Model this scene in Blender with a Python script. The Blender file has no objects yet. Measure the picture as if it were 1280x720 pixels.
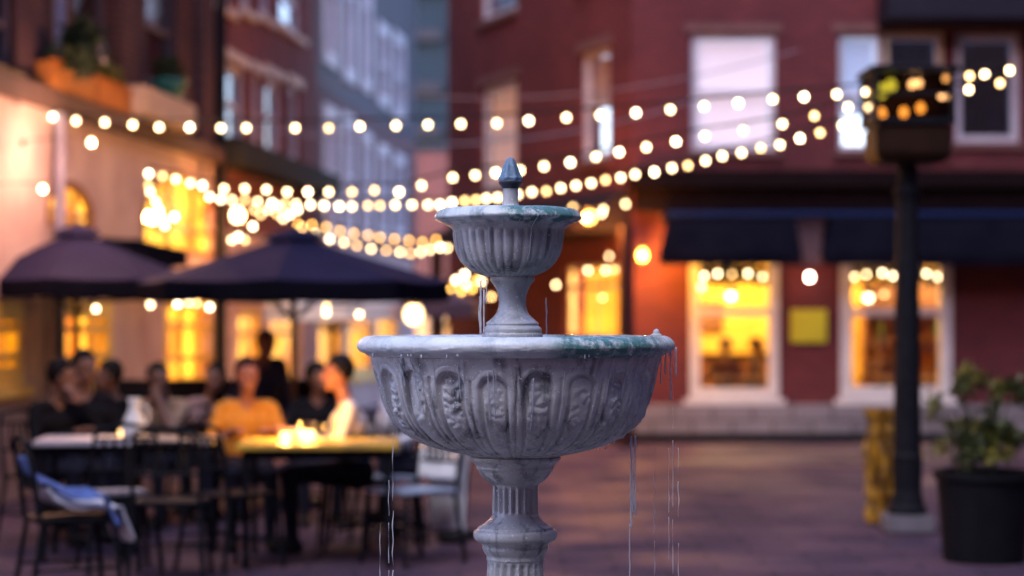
import bpy, bmesh, math, random
from mathutils import Vector, Matrix, noise as mn
from math import sin, cos, pi, sqrt, radians
random.seed(11)
C = bpy.context.scene.collection
SC = bpy.context.scene

# ------------------------------------------------------------------ camera, world, sun, exposure
FPX, CH, HY = 2567.0, 1.5, 400.0          # focal length in photo pixels, camera height, horizon row
cam_d = bpy.data.cameras.new('camera'); cam = bpy.data.objects.new('camera', cam_d); C.objects.link(cam)
cam.location = (0, 0, CH); cam.rotation_euler = (pi/2, 0, 0)
cam_d.sensor_width = 36; cam_d.lens = 36*FPX/1280
cam_d.shift_y = (HY-360)*(1)/1280
cam_d.clip_end = 2000
cam_d.dof.use_dof = True; cam_d.dof.focus_distance = 5.72; cam_d.dof.aperture_fstop = 1.6
SC.camera = cam
w = bpy.data.worlds.new('World'); SC.world = w; w.use_nodes = True
nt = w.node_tree; bg = nt.nodes['Background']
sky = nt.nodes.new('ShaderNodeTexSky'); sky.sky_type = 'NISHITA'; sky.sun_disc = False
sky.sun_elevation = radians(9.0); sky.sun_rotation = radians(200); sky.ozone_density = 3.5; sky.air_density = 1.0; sky.dust_density = 1.5
tint = nt.nodes.new('ShaderNodeMix'); tint.data_type = 'RGBA'; tint.blend_type = 'MULTIPLY'; tint.inputs[0].default_value = 1; tint.inputs[7].default_value = (1.36, .96, 1.05, 1)
nt.links.new(sky.outputs[0], tint.inputs[6]); nt.links.new(tint.outputs[2], bg.inputs[0]); bg.inputs[1].default_value = 0.15
sd = bpy.data.lights.new('overhead_glow', 'SUN'); sd.energy = 0.34; sd.angle = radians(35); sd.color = (1, .93, .90)  # soft high lamp standing in for the bright overhead dusk sky
so = bpy.data.objects.new('overhead_glow', sd); C.objects.link(so); so.rotation_euler = (radians(30), 0, radians(-20))
SC.view_settings.view_transform = 'Standard'; SC.view_settings.look = 'None'
SC.view_settings.exposure = 2.55; SC.view_settings.gamma = 1
SC.cycles.use_denoising = True
SC.cycles.max_bounces = 6; SC.cycles.diffuse_bounces = 3; SC.cycles.glossy_bounces = 3; SC.cycles.transparent_max_bounces = 12
SC.cycles.sample_clamp_indirect = 4; SC.cycles.caustics_reflective = False; SC.cycles.caustics_refractive = False

# ------------------------------------------------------------------ helpers
def P(x, y, Y):
    return Vector(((x-640)*Y/FPX, Y, CH+(HY-y)*Y/FPX))
def zat(y, Y): return CH+(HY-y)*Y/FPX

class MB:
    def __init__(s): s.v = []; s.f = []; s.mi = []; s.cur = 0
    def add(s, vs, fs):
        o = len(s.v); s.v += [tuple(p) for p in vs]
        for f in fs: s.f.append(tuple(i+o for i in f)); s.mi.append(s.cur)
    def box(s, x0, y0, z0, x1, y1, z1):
        v = [(x, y, z) for z in (z0, z1) for y in (y0, y1) for x in (x0, x1)]
        s.add(v, [(0,2,3,1),(4,5,7,6),(0,1,5,4),(2,6,7,3),(0,4,6,2),(1,3,7,5)]); return s
    def quad(s, a, b, c, d): s.add([a, b, c, d], [(0,1,2,3)]); return s
    def tube(s, pts, rad, n=8, cap=True, closed=False):
        pts = [Vector(p) for p in pts]; m = len(pts)
        if not hasattr(rad, '__len__'): rad = [rad]*m
        vs = []; up = None
        for i, p in enumerate(pts):
            if closed: t = pts[(i+1) % m]-pts[i-1]
            else: t = (pts[min(i+1, m-1)]-pts[max(i-1, 0)])
            if t.length < 1e-9: t = Vector((0, 0, 1))
            t.normalize()
            if up is None:
                a = Vector((0, 0, 1)) if abs(t.z) < .9 else Vector((1, 0, 0))
                up = t.cross(a).normalized()
            up = (up-t*up.dot(t)).normalized(); b = t.cross(up)
            for k in range(n):
                q = 2*pi*k/n
                vs.append(p+up*cos(q)*rad[i]+b*sin(q)*rad[i])
        fs = []
        R = m if closed else m-1
        for i in range(R):
            j = (i+1) % m
            for k in range(n):
                k2 = (k+1) % n
                fs.append((i*n+k, i*n+k2, j*n+k2, j*n+k))
        if cap and not closed:
            fs.append(tuple(range(n))[::-1]); fs.append(tuple((m-1)*n+k for k in range(n)))
        s.add(vs, fs); return s
    def capsule(s, a, b, ra, rb=None, n=14):
        rb = ra if rb is None else rb
        a = Vector(a); b = Vector(b); d = (b-a)
        if d.length < 1e-6: d = Vector((0, 0, 1e-3))
        u = d.normalized(); pts = []; rs = []
        for q in (-85, -60, -35, -12): pts.append(a+u*ra*sin(radians(q))); rs.append(ra*cos(radians(q)))
        for q in (12, 35, 60, 85): pts.append(b+u*rb*sin(radians(q))); rs.append(rb*cos(radians(q)))
        return s.tube(pts, rs, n)
    def ell(s, c, r, n=16, m=10):
        c = Vector(c); vs = []; fs = []
        for i in range(m+1):
            t = pi*(i+.001)/(m+.002)
            for k in range(n):
                q = 2*pi*k/n
                vs.append((c.x+r[0]*sin(t)*cos(q), c.y+r[1]*sin(t)*sin(q), c.z+r[2]*cos(t)))
        for i in range(m):
            for k in range(n):
                k2 = (k+1) % n; fs.append((i*n+k, (i+1)*n+k, (i+1)*n+k2, i*n+k2))
        fs.append(tuple(range(n))); fs.append(tuple(m*n+k for k in range(n))[::-1])
        s.add(vs, fs); return s
    def lathe(s, prof, n=64, fn=None, c=(0, 0), cap=True):
        vs = []; fs = []; m = len(prof)
        for i, (r, z) in enumerate(prof):
            for k in range(n):
                q = 2*pi*k/n
                rr, zz = (r, z) if fn is None else fn(r, z, q, i)
                vs.append((c[0]+rr*cos(q), c[1]+rr*sin(q), zz))
        for i in range(m-1):
            for k in range(n):
                k2 = (k+1) % n; fs.append((i*n+k, (i+1)*n+k, (i+1)*n+k2, i*n+k2))
        if cap:
            fs.append(tuple(range(n))); fs.append(tuple((m-1)*n+k for k in range(n))[::-1])
        s.add(vs, fs); return s
    def build(s, name, mats, parent=None, smooth=False, bevel=0, loc=None):
        me = bpy.data.meshes.new(name); me.from_pydata(s.v, [], s.f)
        mats = mats if isinstance(mats, (list, tuple)) else [mats]
        for m in mats: me.materials.append(m)
        me.polygons.foreach_set('material_index', s.mi)
        bm = bmesh.new(); bm.from_mesh(me); bmesh.ops.recalc_face_normals(bm, faces=bm.faces)
        if bevel:
            bmesh.ops.remove_doubles(bm, verts=bm.verts, dist=1e-5)
            es = [e for e in bm.edges if len(e.link_faces) == 2 and e.calc_face_angle(0) > .6]
            bmesh.ops.bevel(bm, geom=es, offset=bevel, segments=2, affect='EDGES', clamp_overlap=True)
        bm.to_mesh(me); bm.free()
        if smooth: me.polygons.foreach_set('use_smooth', [True]*len(me.polygons))
        o = bpy.data.objects.new(name, me); C.objects.link(o)
        if parent: o.parent = parent
        if loc: o.location = loc
        return o

def tag(o, label=None, cat=None, group=None, kind=None):
    if label: o['label'] = label
    if cat: o['category'] = cat
    if group: o['group'] = group
    if kind: o['kind'] = kind
    return o
def thing(name, label, cat, loc=(0, 0, 0), rz=0, group=None):
    o = bpy.data.objects.new(name, None); C.objects.link(o); o.empty_display_size = .1
    o.location = loc; o.rotation_euler = (0, 0, rz)
    return tag(o, label, cat, group)
KIDS = {}
def dup(root, loc, rz, label, group=None):
    def cp(o, par):
        c = o.copy(); C.objects.link(c); c.parent = par
        for ch in list(o.children): cp(ch, c)
        return c
    r = cp(root, None); r.location = loc; r.rotation_euler = (0, 0, rz); r['label'] = label
    if group: r['group'] = group
    return r
def lamp(loc, watts, col=(1, .62, .28), rad=.05, parent=None):
    d = bpy.data.lights.new('lamp', 'POINT'); d.energy = watts*.7; d.color = col; d.shadow_soft_size = rad
    o = bpy.data.objects.new('lamp', d); C.objects.link(o); o.location = loc
    if parent: o.parent = parent
    return o

MATS = {}
def mat(name, col, rough=.7, col2=None, scale=6, mix=(.35, .65), metal=0, bump=0, bscale=None, spec=.5, stretch=(1, 1, 1), detail=6):
    if max(col) < .06: spec = min(spec, .10); rough = max(rough, .6)
    if name in MATS: return MATS[name]
    m = bpy.data.materials.new(name); m.use_nodes = True; t = m.node_tree; b = t.nodes['Principled BSDF']
    b.inputs['Base Color'].default_value = (*col, 1); b.inputs['Roughness'].default_value = rough
    b.inputs['Metallic'].default_value = metal; b.inputs['Specular IOR Level'].default_value = spec
    tc = t.nodes.new('ShaderNodeTexCoord'); mp = t.nodes.new('ShaderNodeMapping'); mp.inputs['Scale'].default_value = stretch
    t.links.new(tc.outputs['Object'], mp.inputs[0])
    if col2 is None: col2 = tuple(c*.78 for c in col)
    n = t.nodes.new('ShaderNodeTexNoise'); n.inputs['Scale'].default_value = scale; n.inputs['Detail'].default_value = detail
    t.links.new(mp.outputs[0], n.inputs[0])
    r = t.nodes.new('ShaderNodeValToRGB'); r.color_ramp.elements[0].position = mix[0]; r.color_ramp.elements[1].position = mix[1]
    r.color_ramp.elements[0].color = (*col, 1); r.color_ramp.elements[1].color = (*col2, 1)
    t.links.new(n.outputs[0], r.inputs[0]); t.links.new(r.outputs[0], b.inputs['Base Color'])
    if bump:
        n2 = t.nodes.new('ShaderNodeTexNoise'); n2.inputs['Scale'].default_value = bscale or scale*4; n2.inputs['Detail'].default_value = 8
        t.links.new(mp.outputs[0], n2.inputs[0])
        bp = t.nodes.new('ShaderNodeBump'); bp.inputs['Strength'].default_value = bump; bp.inputs['Distance'].default_value = .02
        t.links.new(n2.outputs[0], bp.inputs['Height']); t.links.new(bp.outputs[0], b.inputs['Normal'])
    MATS[name] = m; return m
def emit(name, col, s):
    if name in MATS: return MATS[name]
    m = bpy.data.materials.new(name); m.use_nodes = True; b = m.node_tree.nodes['Principled BSDF']
    b.inputs['Base Color'].default_value = (*[min(1, c) for c in col], 1)
    b.inputs['Emission Color'].default_value = (*col, 1); b.inputs['Emission Strength'].default_value = s
    MATS[name] = m; return m
def brickmat(name, c1, c2, mortar, scale, rough=.85, bw=.22, bh=.075, ms=.012, axis='XZ', var=.5, rough2=None):
    m = bpy.data.materials.new(name); m.use_nodes = True; t = m.node_tree; b = t.nodes['Principled BSDF']
    tc = t.nodes.new('ShaderNodeTexCoord'); sp = t.nodes.new('ShaderNodeSeparateXYZ'); cb = t.nodes.new('ShaderNodeCombineXYZ')
    t.links.new(tc.outputs['Object'], sp.inputs[0]); t.links.new(sp.outputs['X'], cb.inputs['X'])
    t.links.new(sp.outputs['Z' if axis == 'XZ' else 'Y'], cb.inputs['Y'])
    br = t.nodes.new('ShaderNodeTexBrick'); br.inputs['Color1'].default_value = (*c1, 1); br.inputs['Color2'].default_value = (*c2, 1)
    br.inputs['Mortar'].default_value = (*mortar, 1); br.inputs['Scale'].default_value = scale
    br.inputs['Brick Width'].default_value = bw; br.inputs['Row Height'].default_value = bh; br.inputs['Mortar Size'].default_value = ms
    t.links.new(cb.outputs[0], br.inputs['Vector'])
    n = t.nodes.new('ShaderNodeTexNoise'); n.inputs['Scale'].default_value = .9; n.inputs['Detail'].default_value = 7
    t.links.new(tc.outputs['Object'], n.inputs[0])
    mx = t.nodes.new('ShaderNodeMix'); mx.data_type = 'RGBA'; mx.blend_type = 'MULTIPLY'; mx.inputs[0].default_value = var
    rp = t.nodes.new('ShaderNodeValToRGB'); rp.color_ramp.elements[0].position = .3; rp.color_ramp.elements[1].position = .7
    rp.color_ramp.elements[0].color = (.45, .45, .5, 1); rp.color_ramp.elements[1].color = (1.25, 1.2, 1.15, 1)
    t.links.new(n.outputs[0], rp.inputs[0]); t.links.new(br.outputs['Color'], mx.inputs[6]); t.links.new(rp.outputs[0], mx.inputs[7])
    t.links.new(mx.outputs[2], b.inputs['Base Color']); b.inputs['Roughness'].default_value = rough; b.inputs['Specular IOR Level'].default_value = .2
    bp = t.nodes.new('ShaderNodeBump'); bp.inputs['Strength'].default_value = .5; bp.inputs['Distance'].default_value = .008; bp.invert = True
    t.links.new(br.outputs['Fac'], bp.inputs['Height']); t.links.new(bp.outputs[0], b.inputs['Normal'])
    if rough2 is not None:
        r2 = t.nodes.new('ShaderNodeMapRange'); r2.inputs['From Min'].default_value = .35; r2.inputs['From Max'].default_value = .6
        r2.inputs['To Min'].default_value = rough; r2.inputs['To Max'].default_value = rough2
        t.links.new(n.outputs[0], r2.inputs['Value']); t.links.new(r2.outputs[0], b.inputs['Roughness'])
    MATS[name] = m; return m
def glassmat(name, tint=(1, 1, 1), refl=.12, rough=.02):
    m = bpy.data.materials.new(name); m.use_nodes = True; t = m.node_tree; t.nodes.remove(t.nodes['Principled BSDF'])
    out = t.nodes['Material Output']; tr = t.nodes.new('ShaderNodeBsdfTransparent'); tr.inputs[0].default_value = (*tint, 1)
    gl = t.nodes.new('ShaderNodeBsdfGlossy'); gl.inputs['Roughness'].default_value = rough
    lw = t.nodes.new('ShaderNodeLayerWeight'); pw = t.nodes.new('ShaderNodeMath'); pw.operation = 'POWER'; pw.inputs[1].default_value = 5; t.links.new(lw.outputs['Facing'], pw.inputs[0])
    ad = t.nodes.new('ShaderNodeMath'); ad.operation = 'MULTIPLY_ADD'; ad.inputs[1].default_value = .8; ad.inputs[2].default_value = refl; t.links.new(pw.outputs[0], ad.inputs[0])
    mx = t.nodes.new('ShaderNodeMixShader'); t.links.new(ad.outputs[0], mx.inputs[0]); t.links.new(tr.outputs[0], mx.inputs[1]); t.links.new(gl.outputs[0], mx.inputs[2])
    t.links.new(mx.outputs[0], out.inputs[0]); MATS[name] = m; return m

def stonemat(name, algae=None, base=(.72, .71, .70), dark=(.14, .14, .15)):
    """weathered cast stone; algae = (xmin, xmax, strength) patch in the object's own space"""
    m = bpy.data.materials.new(name); m.use_nodes = True; t = m.node_tree; b = t.nodes['Principled BSDF']; L = t.links
    tc = t.nodes.new('ShaderNodeTexCoord')
    def noise(scale, st=(1, 1, 1), det=8, dist=0, rg=.55):
        mp = t.nodes.new('ShaderNodeMapping'); mp.inputs['Scale'].default_value = st; L.new(tc.outputs['Object'], mp.inputs[0])
        n = t.nodes.new('ShaderNodeTexNoise'); n.inputs['Scale'].default_value = scale; n.inputs['Detail'].default_value = det
        n.inputs['Distortion'].default_value = dist; n.inputs['Roughness'].default_value = rg; L.new(mp.outputs[0], n.inputs[0]); return n.outputs[0]
    def ramp(src, a, b_, ca=(0, 0, 0), cb=(1, 1, 1)):
        r = t.nodes.new('ShaderNodeValToRGB'); r.color_ramp.elements[0].position = a; r.color_ramp.elements[1].position = b_
        r.color_ramp.elements[0].color = (*ca, 1); r.color_ramp.elements[1].color = (*cb, 1); L.new(src, r.inputs[0]); return r.outputs[0]
    def mix(f, a, b_):
        x = t.nodes.new('ShaderNodeMix'); x.data_type = 'RGBA'
        if isinstance(f, float): x.inputs[0].default_value = f
        else: L.new(f, x.inputs[0])
        for i, q in ((6, a), (7, b_)):
            if isinstance(q, tuple): x.inputs[i].default_value = (*q, 1)
            else: L.new(q, x.inputs[i])
        return x.outputs[2]
    c = ramp(noise(7, det=10), .3, .7, base, tuple(q*.72 for q in base))
    streak = ramp(noise(24, (1, 1, .10), 6, .4), .52, .70)
    c = mix(streak, c, dark); c = mix(ramp(noise(4.5, (1, 1, .6), 9, .8), .54, .78, (0, 0, 0), (.45, .45, .45)), c, tuple(q*1.3 for q in dark))
    spk = ramp(noise(140, det=3), .62, .7)
    c = mix(spk, c, tuple(min(1, q*1.5) for q in base))
    pit = ramp(noise(60, det=6, rg=.7), .62, .72); c = mix(pit, c, dark)
    if algae:
        sp = t.nodes.new('ShaderNodeSeparateXYZ'); L.new(tc.outputs['Object'], sp.inputs[0])
        mr = t.nodes.new('ShaderNodeMapRange'); mr.inputs['From Min'].default_value = algae[0]; mr.inputs['From Max'].default_value = algae[0]+.05
        L.new(sp.outputs['X'], mr.inputs['Value'])
        mr2 = t.nodes.new('ShaderNodeMapRange'); mr2.inputs['From Min'].default_value = algae[1]; mr2.inputs['From Max'].default_value = algae[1]-.08
        L.new(sp.outputs['X'], mr2.inputs['Value'])
        ml = t.nodes.new('ShaderNodeMath'); ml.operation = 'MULTIPLY'; L.new(mr.outputs[0], ml.inputs[0]); L.new(mr2.outputs[0], ml.inputs[1])
        ml2 = t.nodes.new('ShaderNodeMath'); ml2.operation = 'MULTIPLY'; L.new(ml.outputs[0], ml2.inputs[0])
        L.new(ramp(noise(28, det=8, rg=.7), .44-.1*algae[2], .52), ml2.inputs[1])
        c = mix(ml2.outputs[0], c, (.09, .23, .22))
        c = mix(ramp(noise(9, det=5), .58, .75, (0, 0, 0), (.35, .35, .35)), c, (.12, .30, .28))
    L.new(c, b.inputs['Base Color'])
    L.new(ramp(noise(11, (1, 1, .25), 5), .4, .6, (.12, .12, .12), (.5, .5, .5)), b.inputs['Roughness'])
    bp = t.nodes.new('ShaderNodeBump'); bp.inputs['Strength'].default_value = .55; bp.inputs['Distance'].default_value = .004
    L.new(noise(70, det=10, rg=.65), bp.inputs['Height']); L.new(bp.outputs[0], b.inputs['Normal'])
    MATS[name] = m; return m

# palette
GLASS = glassmat('window_glass', refl=.04)
DARKGLASS = glassmat('upper_glass', tint=(.35, .38, .45), refl=.30, rough=.08)
BRICK = brickmat('red_brick', (.17, .032, .036), (.115, .022, .028), (.13, .055, .06), 1)
BRICK_D = brickmat('dark_brick', (.075, .03, .03), (.05, .022, .024), (.09, .05, .05), 1)
STUCCO = mat('pink_stucco', (.58, .42, .38), .9, (.46, .31, .29), 1.6, (.4, .6), bump=.4, bscale=30)
REDPAINT = mat('red_render', (.20, .055, .045), .85, (.16, .042, .036), 1.2, bump=.2, bscale=40)
GREYBLUE = mat('blue_grey_cladding', (.05, .052, .085), .7, (.038, .042, .07), .8)
MAUVE = mat('mauve_render', (.16, .075, .085), .8, (.12, .06, .07), .8)
TEAL = mat('teal_panel', (.008, .035, .065), .85, (.006, .028, .05), .7)
PALE = mat('pale_window_paint', (.62, .60, .66), .5, (.52, .50, .56), 5)
CREAM = mat('cream_paint', (.66, .56, .42), .55, (.55, .46, .34), 5)
WHITE = mat('white_paint', (.78, .76, .74), .45, (.68, .66, .65), 5)
STONE = brickmat('stone_base', (.30, .27, .29), (.22, .20, .22), (.12, .10, .11), 1, bw=.5, bh=.24, ms=.015, var=.6)
BLACK = mat('black_paint', (.007, .007, .009), .6, (.010, .010, .012), 8)
BLACKMET = mat('black_metal', (.009, .009, .012), .5, (.014, .014, .018), 14)
AWN = mat('black_awning_cloth', (.005, .005, .010), .95, (.008, .008, .014), 3, spec=0)
NAVY = mat('navy_umbrella_cloth', (.016, .014, .046), .8, (.012, .011, .038), 2.5, bump=.15, bscale=60)
PLUM = mat('plum_umbrella_cloth', (.07, .04, .07), .8, (.05, .03, .055), 2.5)
CASE_SKY = mat('sky_blue_casing', (.012, .035, .14), .35)  # sky reflection on the roller casing put into its colour
WOODP = mat('umbrella_wood', (.22, .10, .05), .5, (.15, .07, .035), 12, stretch=(1, 1, .1))
WOODY = mat('honey_table_wood', (.72, .44, .05), .35, (.42, .25, .06), 5, stretch=(1, 8, 1))
CLOTH = mat('white_cloth', (.72, .70, .74), .9, (.62, .60, .66), 6, bump=.3, bscale=14)
BLUECL = mat('blue_cloth', (.10, .17, .42), .9, (.06, .10, .28), 8)
SEATM = mat('pale_blue_seat', (.45, .52, .62), .35, (.36, .42, .52), 6)
LEAF = mat('leaf_green', (.045, .075, .02), .55, (.09, .10, .02), 14)
LEAF_LIT = mat('leaf_warm_lit', (.30, .24, .03), .55, (.10, .13, .025), 14)  # lit copy of the leaf green, warm light put into the colour
LEAFD = mat('leaf_dark', (.02, .035, .02), .6, (.035, .05, .03), 14)
ORANGE = mat('lamplit_planter_paint', (.40, .13, .012), .7, (.30, .09, .01), 7)  # orange of the uplight put into the planter colour
INTER = mat('interior_plaster', (.80, .52, .10), .9, (.66, .38, .06), 2)
INTERW = mat('interior_wood', (.22, .08, .03), .6, (.14, .05, .02), 4)
BULBG = emit('bulb_glow', (1.0, .66, .33), 3.4)
BULBO = emit('bulb_glow_amber', (1.0, .50, .10), 2.6)
CAND = emit('candle_glow', (1.0, .60, .22), 1.0)

# ------------------------------------------------------------------ setting: ground
PAVE = brickmat('brick_paving', (.105, .056, .084), (.064, .042, .072), (.020, .017, .032), 1, rough=.98, bw=.62, bh=.30, ms=.012, axis='XY', var=.75, rough2=.62)
g = MB(); g.quad((-300, -300, 0), (300, -300, 0), (300, 300, 0), (-300, 300, 0)); tag(g.build('ground', PAVE), kind='structure')
k = MB(); k.box(-.95, 25.05, 0, 12, 25.62, .10)
tag(k.build('kerb', mat('kerb_stone', (.02, .02, .025), .7), bevel=.01), kind='structure')
# ------------------------------------------------------------------ facade helpers
class Plane:
    """vertical facade: origin p0, runs to p1; local x along, local y into the building, z up"""
    def __init__(s, p0, p1):
        s.o = Vector((p0[0], p0[1], 0)); d = Vector((p1[0]-p0[0], p1[1]-p0[1], 0)); s.L = d.length; s.d = d.normalized()
        s.rz = math.atan2(s.d.y, s.d.x); s.n = Vector((-s.d.y, s.d.x, 0))
    def uz(s, x, y, off=0):
        r = Vector(((x-640)/FPX, 1, 0)); o = s.o+s.n*off
        # o + d*u = r*Y
        det = s.d.x*(-r.y)+r.x*s.d.y
        u = ((-o.x)*(-r.y)-(-r.x)*(-o.y))/det
        Y = (o+s.d*u).y
        return u, CH+(HY-y)*Y/FPX
    def world(s, u, w, z): return s.o+s.d*u+s.n*w+Vector((0, 0, z))
    def rect(s, x0, y0, x1, y1, off=0):
        """pixel box -> (u0,u1,z0,z1); z taken at the box's middle column"""
        u0, _ = s.uz(x0, 400, off); u1, _ = s.uz(x1, 400, off); xm = (x0+x1)/2
        return u0, u1, s.uz(xm, y1, off)[1], s.uz(xm, y0, off)[1]
def wall(parent, m, u0, u1, z0, z1, holes=(), th=.32, name='wall', y=0):
    us = sorted({u0, u1, *[h[0] for h in holes], *[h[1] for h in holes]}); us = [u for u in us if u0 <= u <= u1]
    zs = sorted({z0, z1, *[h[2] for h in holes], *[h[3] for h in holes]}); zs = [z for z in zs if z0 <= z <= z1]
    b = MB()
    for a, c in zip(us, us[1:]):
        for e, f in zip(zs, zs[1:]):
            cx, cz = (a+c)/2, (e+f)/2
            if any(h[0] < cx < h[1] and h[2] < cz < h[3] for h in holes): continue
            b.quad((a, y, e), (c, y, e), (c, y, f), (a, y, f)); b.quad((a, y+th, e), (c, y+th, e), (c, y+th, f), (a, y+th, f))
    for h in [(u0, u1, z0, z1)]+list(holes):
        a, c, e, f = h
        b.quad((a, y, e), (a, y+th, e), (a, y+th, f), (a, y, f)); b.quad((c, y, e), (c, y+th, e), (c, y+th, f), (c, y, f))
        b.quad((a, y, e), (c, y, e), (c, y+th, e), (a, y+th, e)); b.quad((a, y, f), (c, y, f), (c, y+th, f), (a, y+th, f))
    me = b.build(name, m, parent); return me
def litmat(name, a, b_, s_, scale=5):
    m = emit(name, a, s_); t = m.node_tree; bs = t.nodes['Principled BSDF']
    tc = t.nodes.new('ShaderNodeTexCoord'); mp = t.nodes.new('ShaderNodeMapping'); mp.inputs['Scale'].default_value = (1, 1, .45); t.links.new(tc.outputs['Object'], mp.inputs[0])
    n = t.nodes.new('ShaderNodeTexNoise'); n.inputs['Scale'].default_value = scale; t.links.new(mp.outputs[0], n.inputs[0])
    r = t.nodes.new('ShaderNodeValToRGB'); r.color_ramp.elements[0].position = .36; r.color_ramp.elements[1].position = .6
    r.color_ramp.elements[0].color = (*b_, 1); r.color_ramp.elements[1].color = (*a, 1); t.links.new(n.outputs[0], r.inputs[0]); t.links.new(r.outputs[0], bs.inputs['Emission Color'])
    bs.inputs['Base Color'].default_value = (*b_, 1); return m
def window(parent, r, frame, pane=None, fw=.07, rails=(.5,), munt=0, inset=.06, sill=True, proud=0, blind=None, lintel=None, bl=(0, 1), rw=.03):
    u0, u1, z0, z1 = r; b = MB(); y0 = inset-proud; y1 = inset+.07
    e = .003
    b.box(u0+e, y0, z0+e, u0+fw, y1, z1-e); b.box(u1-fw, y0, z0+e, u1-e, y1, z1-e)
    b.box(u0+fw, y0, z0+e, u1-fw, y1, z0+fw); b.box(u0+fw, y0, z1-fw, u1-fw, y1, z1-e)
    for t in rails:
        z = z0+(z1-z0)*t; b.box(u0+fw, y0+.01, z-rw, u1-fw, y1-.01, z+rw)
    for k in range(munt):
        u = u0+fw+(u1-u0-2*fw)*(k+1)/(munt+1); b.box(u-.018, y0+.018, z0+fw, u+.018, y1-.018, z1-fw)
    o = b.build('window', frame, parent)
    p = MB(); p.box(u0+fw-.01, y1-.028, z0+fw-.01, u1-fw+.01, y1-.022, z1-fw+.01); p.build('pane', pane or GLASS, o)
    if sill:
        s_ = MB(); s_.box(u0-.07, -.07, z0-.09, u1+.07, inset-.004, z0-.003); s_.build('sill', lintel or frame, o, bevel=.008)
    if lintel:
        s_ = MB(); s_.box(u0-.08, -.03, z1+.004, u1+.08, inset-.004, z1+.13); s_.build('lintel', lintel, o, bevel=.008)
    if blind:
        s_ = MB(); n = 14; za = z0+(z1-z0)*bl[0]; zb = z0+(z1-z0)*bl[1]
        for k in range(n):
            a = u0+fw+(u1-u0-2*fw)*k/n; c = u0+fw+(u1-u0-2*fw)*(k+1)/n
            s_.box(a, y1+.03+.012*(k % 2), za+fw, c, y1+.045+.012*(k % 2), zb-fw)
        s_.build('blind', blind, o)
    return o
def room(parent, u0, u1, z0, z1, y0=.33, d=2.6, m=None):
    b = MB(); y1 = y0+d
    b.quad((u0, y1, z0), (u1, y1, z0), (u1, y1, z1), (u0, y1, z1)); b.quad((u0, y0, z0), (u0, y1, z0), (u0, y1, z1), (u0, y0, z1))
    b.quad((u1, y0, z0), (u1, y1, z0), (u1, y1, z1), (u1, y0, z1)); b.quad((u0, y0, z0), (u1, y0, z0), (u1, y1, z0), (u0, y1, z0))
    b.quad((u0, y0, z1), (u1, y0, z1), (u1, y1, z1), (u0, y1, z1))
    return b.build('interior', m or INTER, parent)

# ------------------------------------------------------------------ right brick building (front facade faces the camera)
RF = Plane((150*25.7/FPX, 25.7), (12, 25.7))
RS = Plane((-80*32.2/FPX, 32.2), (150*25.7/FPX, 25.7))
Bd = thing('brick_building', 'dark red brick corner building with black awnings and lit ground-floor windows', 'building', RF.o, RF.rz)
w1 = RF.rect(862, 318, 974, 498); w2 = RF.rect(1050, 318, 1190, 498)
u1 = RF.rect(864, 42, 970, 188); u2 = RF.rect(1048, 42, 1101, 187); u3 = RF.rect(1103, 40, 1180, 190); u4 = RF.rect(1194, 42, 1275, 178)
wall(Bd, BRICK, 0, RF.L, .452, 14, [w1, w2, u1, u2, u3, u4])
b = MB(); b.box(-.03, -.07, 0, RF.L, .32, .45); b.build('plinth', STONE, Bd, bevel=.01)
# side face of the same building, in its own facade frame but parented to the building
def sub(parent_plane, pl, name='wall'):
    """matrix that takes the side plane's local frame into the building's frame"""
    A = Matrix.Translation(parent_plane.o) @ Matrix.Rotation(parent_plane.rz, 4, 'Z')
    B = Matrix.Translation(pl.o) @ Matrix.Rotation(pl.rz, 4, 'Z')
    return A.inverted() @ B
SIDE = sub(RF, RS)
SKYBL = emit('sky_glow_blind', (.86, .72, .88), .085)  # glow stands in for pale sky reflected in the upper pane
SKYBL.node_tree.nodes['Principled BSDF'].inputs['Base Color'].default_value = (.8, .75, .8, 1)
WARMBL = mat('warm_blind', (.62, .42, .34), .8)
s1 = RS.rect(725, 62, 762, 200); s2 = RS.rect(601, 103, 646, 236); s3 = RS.rect(600, -70, 646, 20); s4 = RS.rect(706, 330, 774, 424); s5 = RS.rect(722, -110, 760, -25)
ob = [wall(Bd, BRICK, 0, RS.L-.002, 0, 14, [s1, s2, s3, s4, s5])]
ORL = mat('stone_lintel', (.17, .075, .07), .85)
WARMGLOW = litmat('glowing_warm_blind', (1, .62, .42), (.8, .42, .26), .055)  # the blind itself glows faintly, so it reads bright cream
for r, bl, q in ((s1, (.45, 1), WARMBL), (s2, (0, 1), WARMGLOW), (s3, (.3, 1), WARMBL), (s5, (.2, 1), WARMBL)):
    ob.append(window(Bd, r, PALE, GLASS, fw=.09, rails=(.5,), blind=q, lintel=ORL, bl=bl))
YEL = INTER
ob.append(window(Bd, s4, CREAM, GLASS, fw=.06, rails=(.7,), munt=1, sill=True))
ob.append(room(Bd, s4[0]-.6, s4[1]+.02, .05, 2.9, d=.75))
for o in ob: o.matrix_local = SIDE @ o.matrix_local
lamp(RS.world((s4[0]+s4[1])/2, .75, 1.9), 42, (1, .72, .28), .1)
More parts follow.
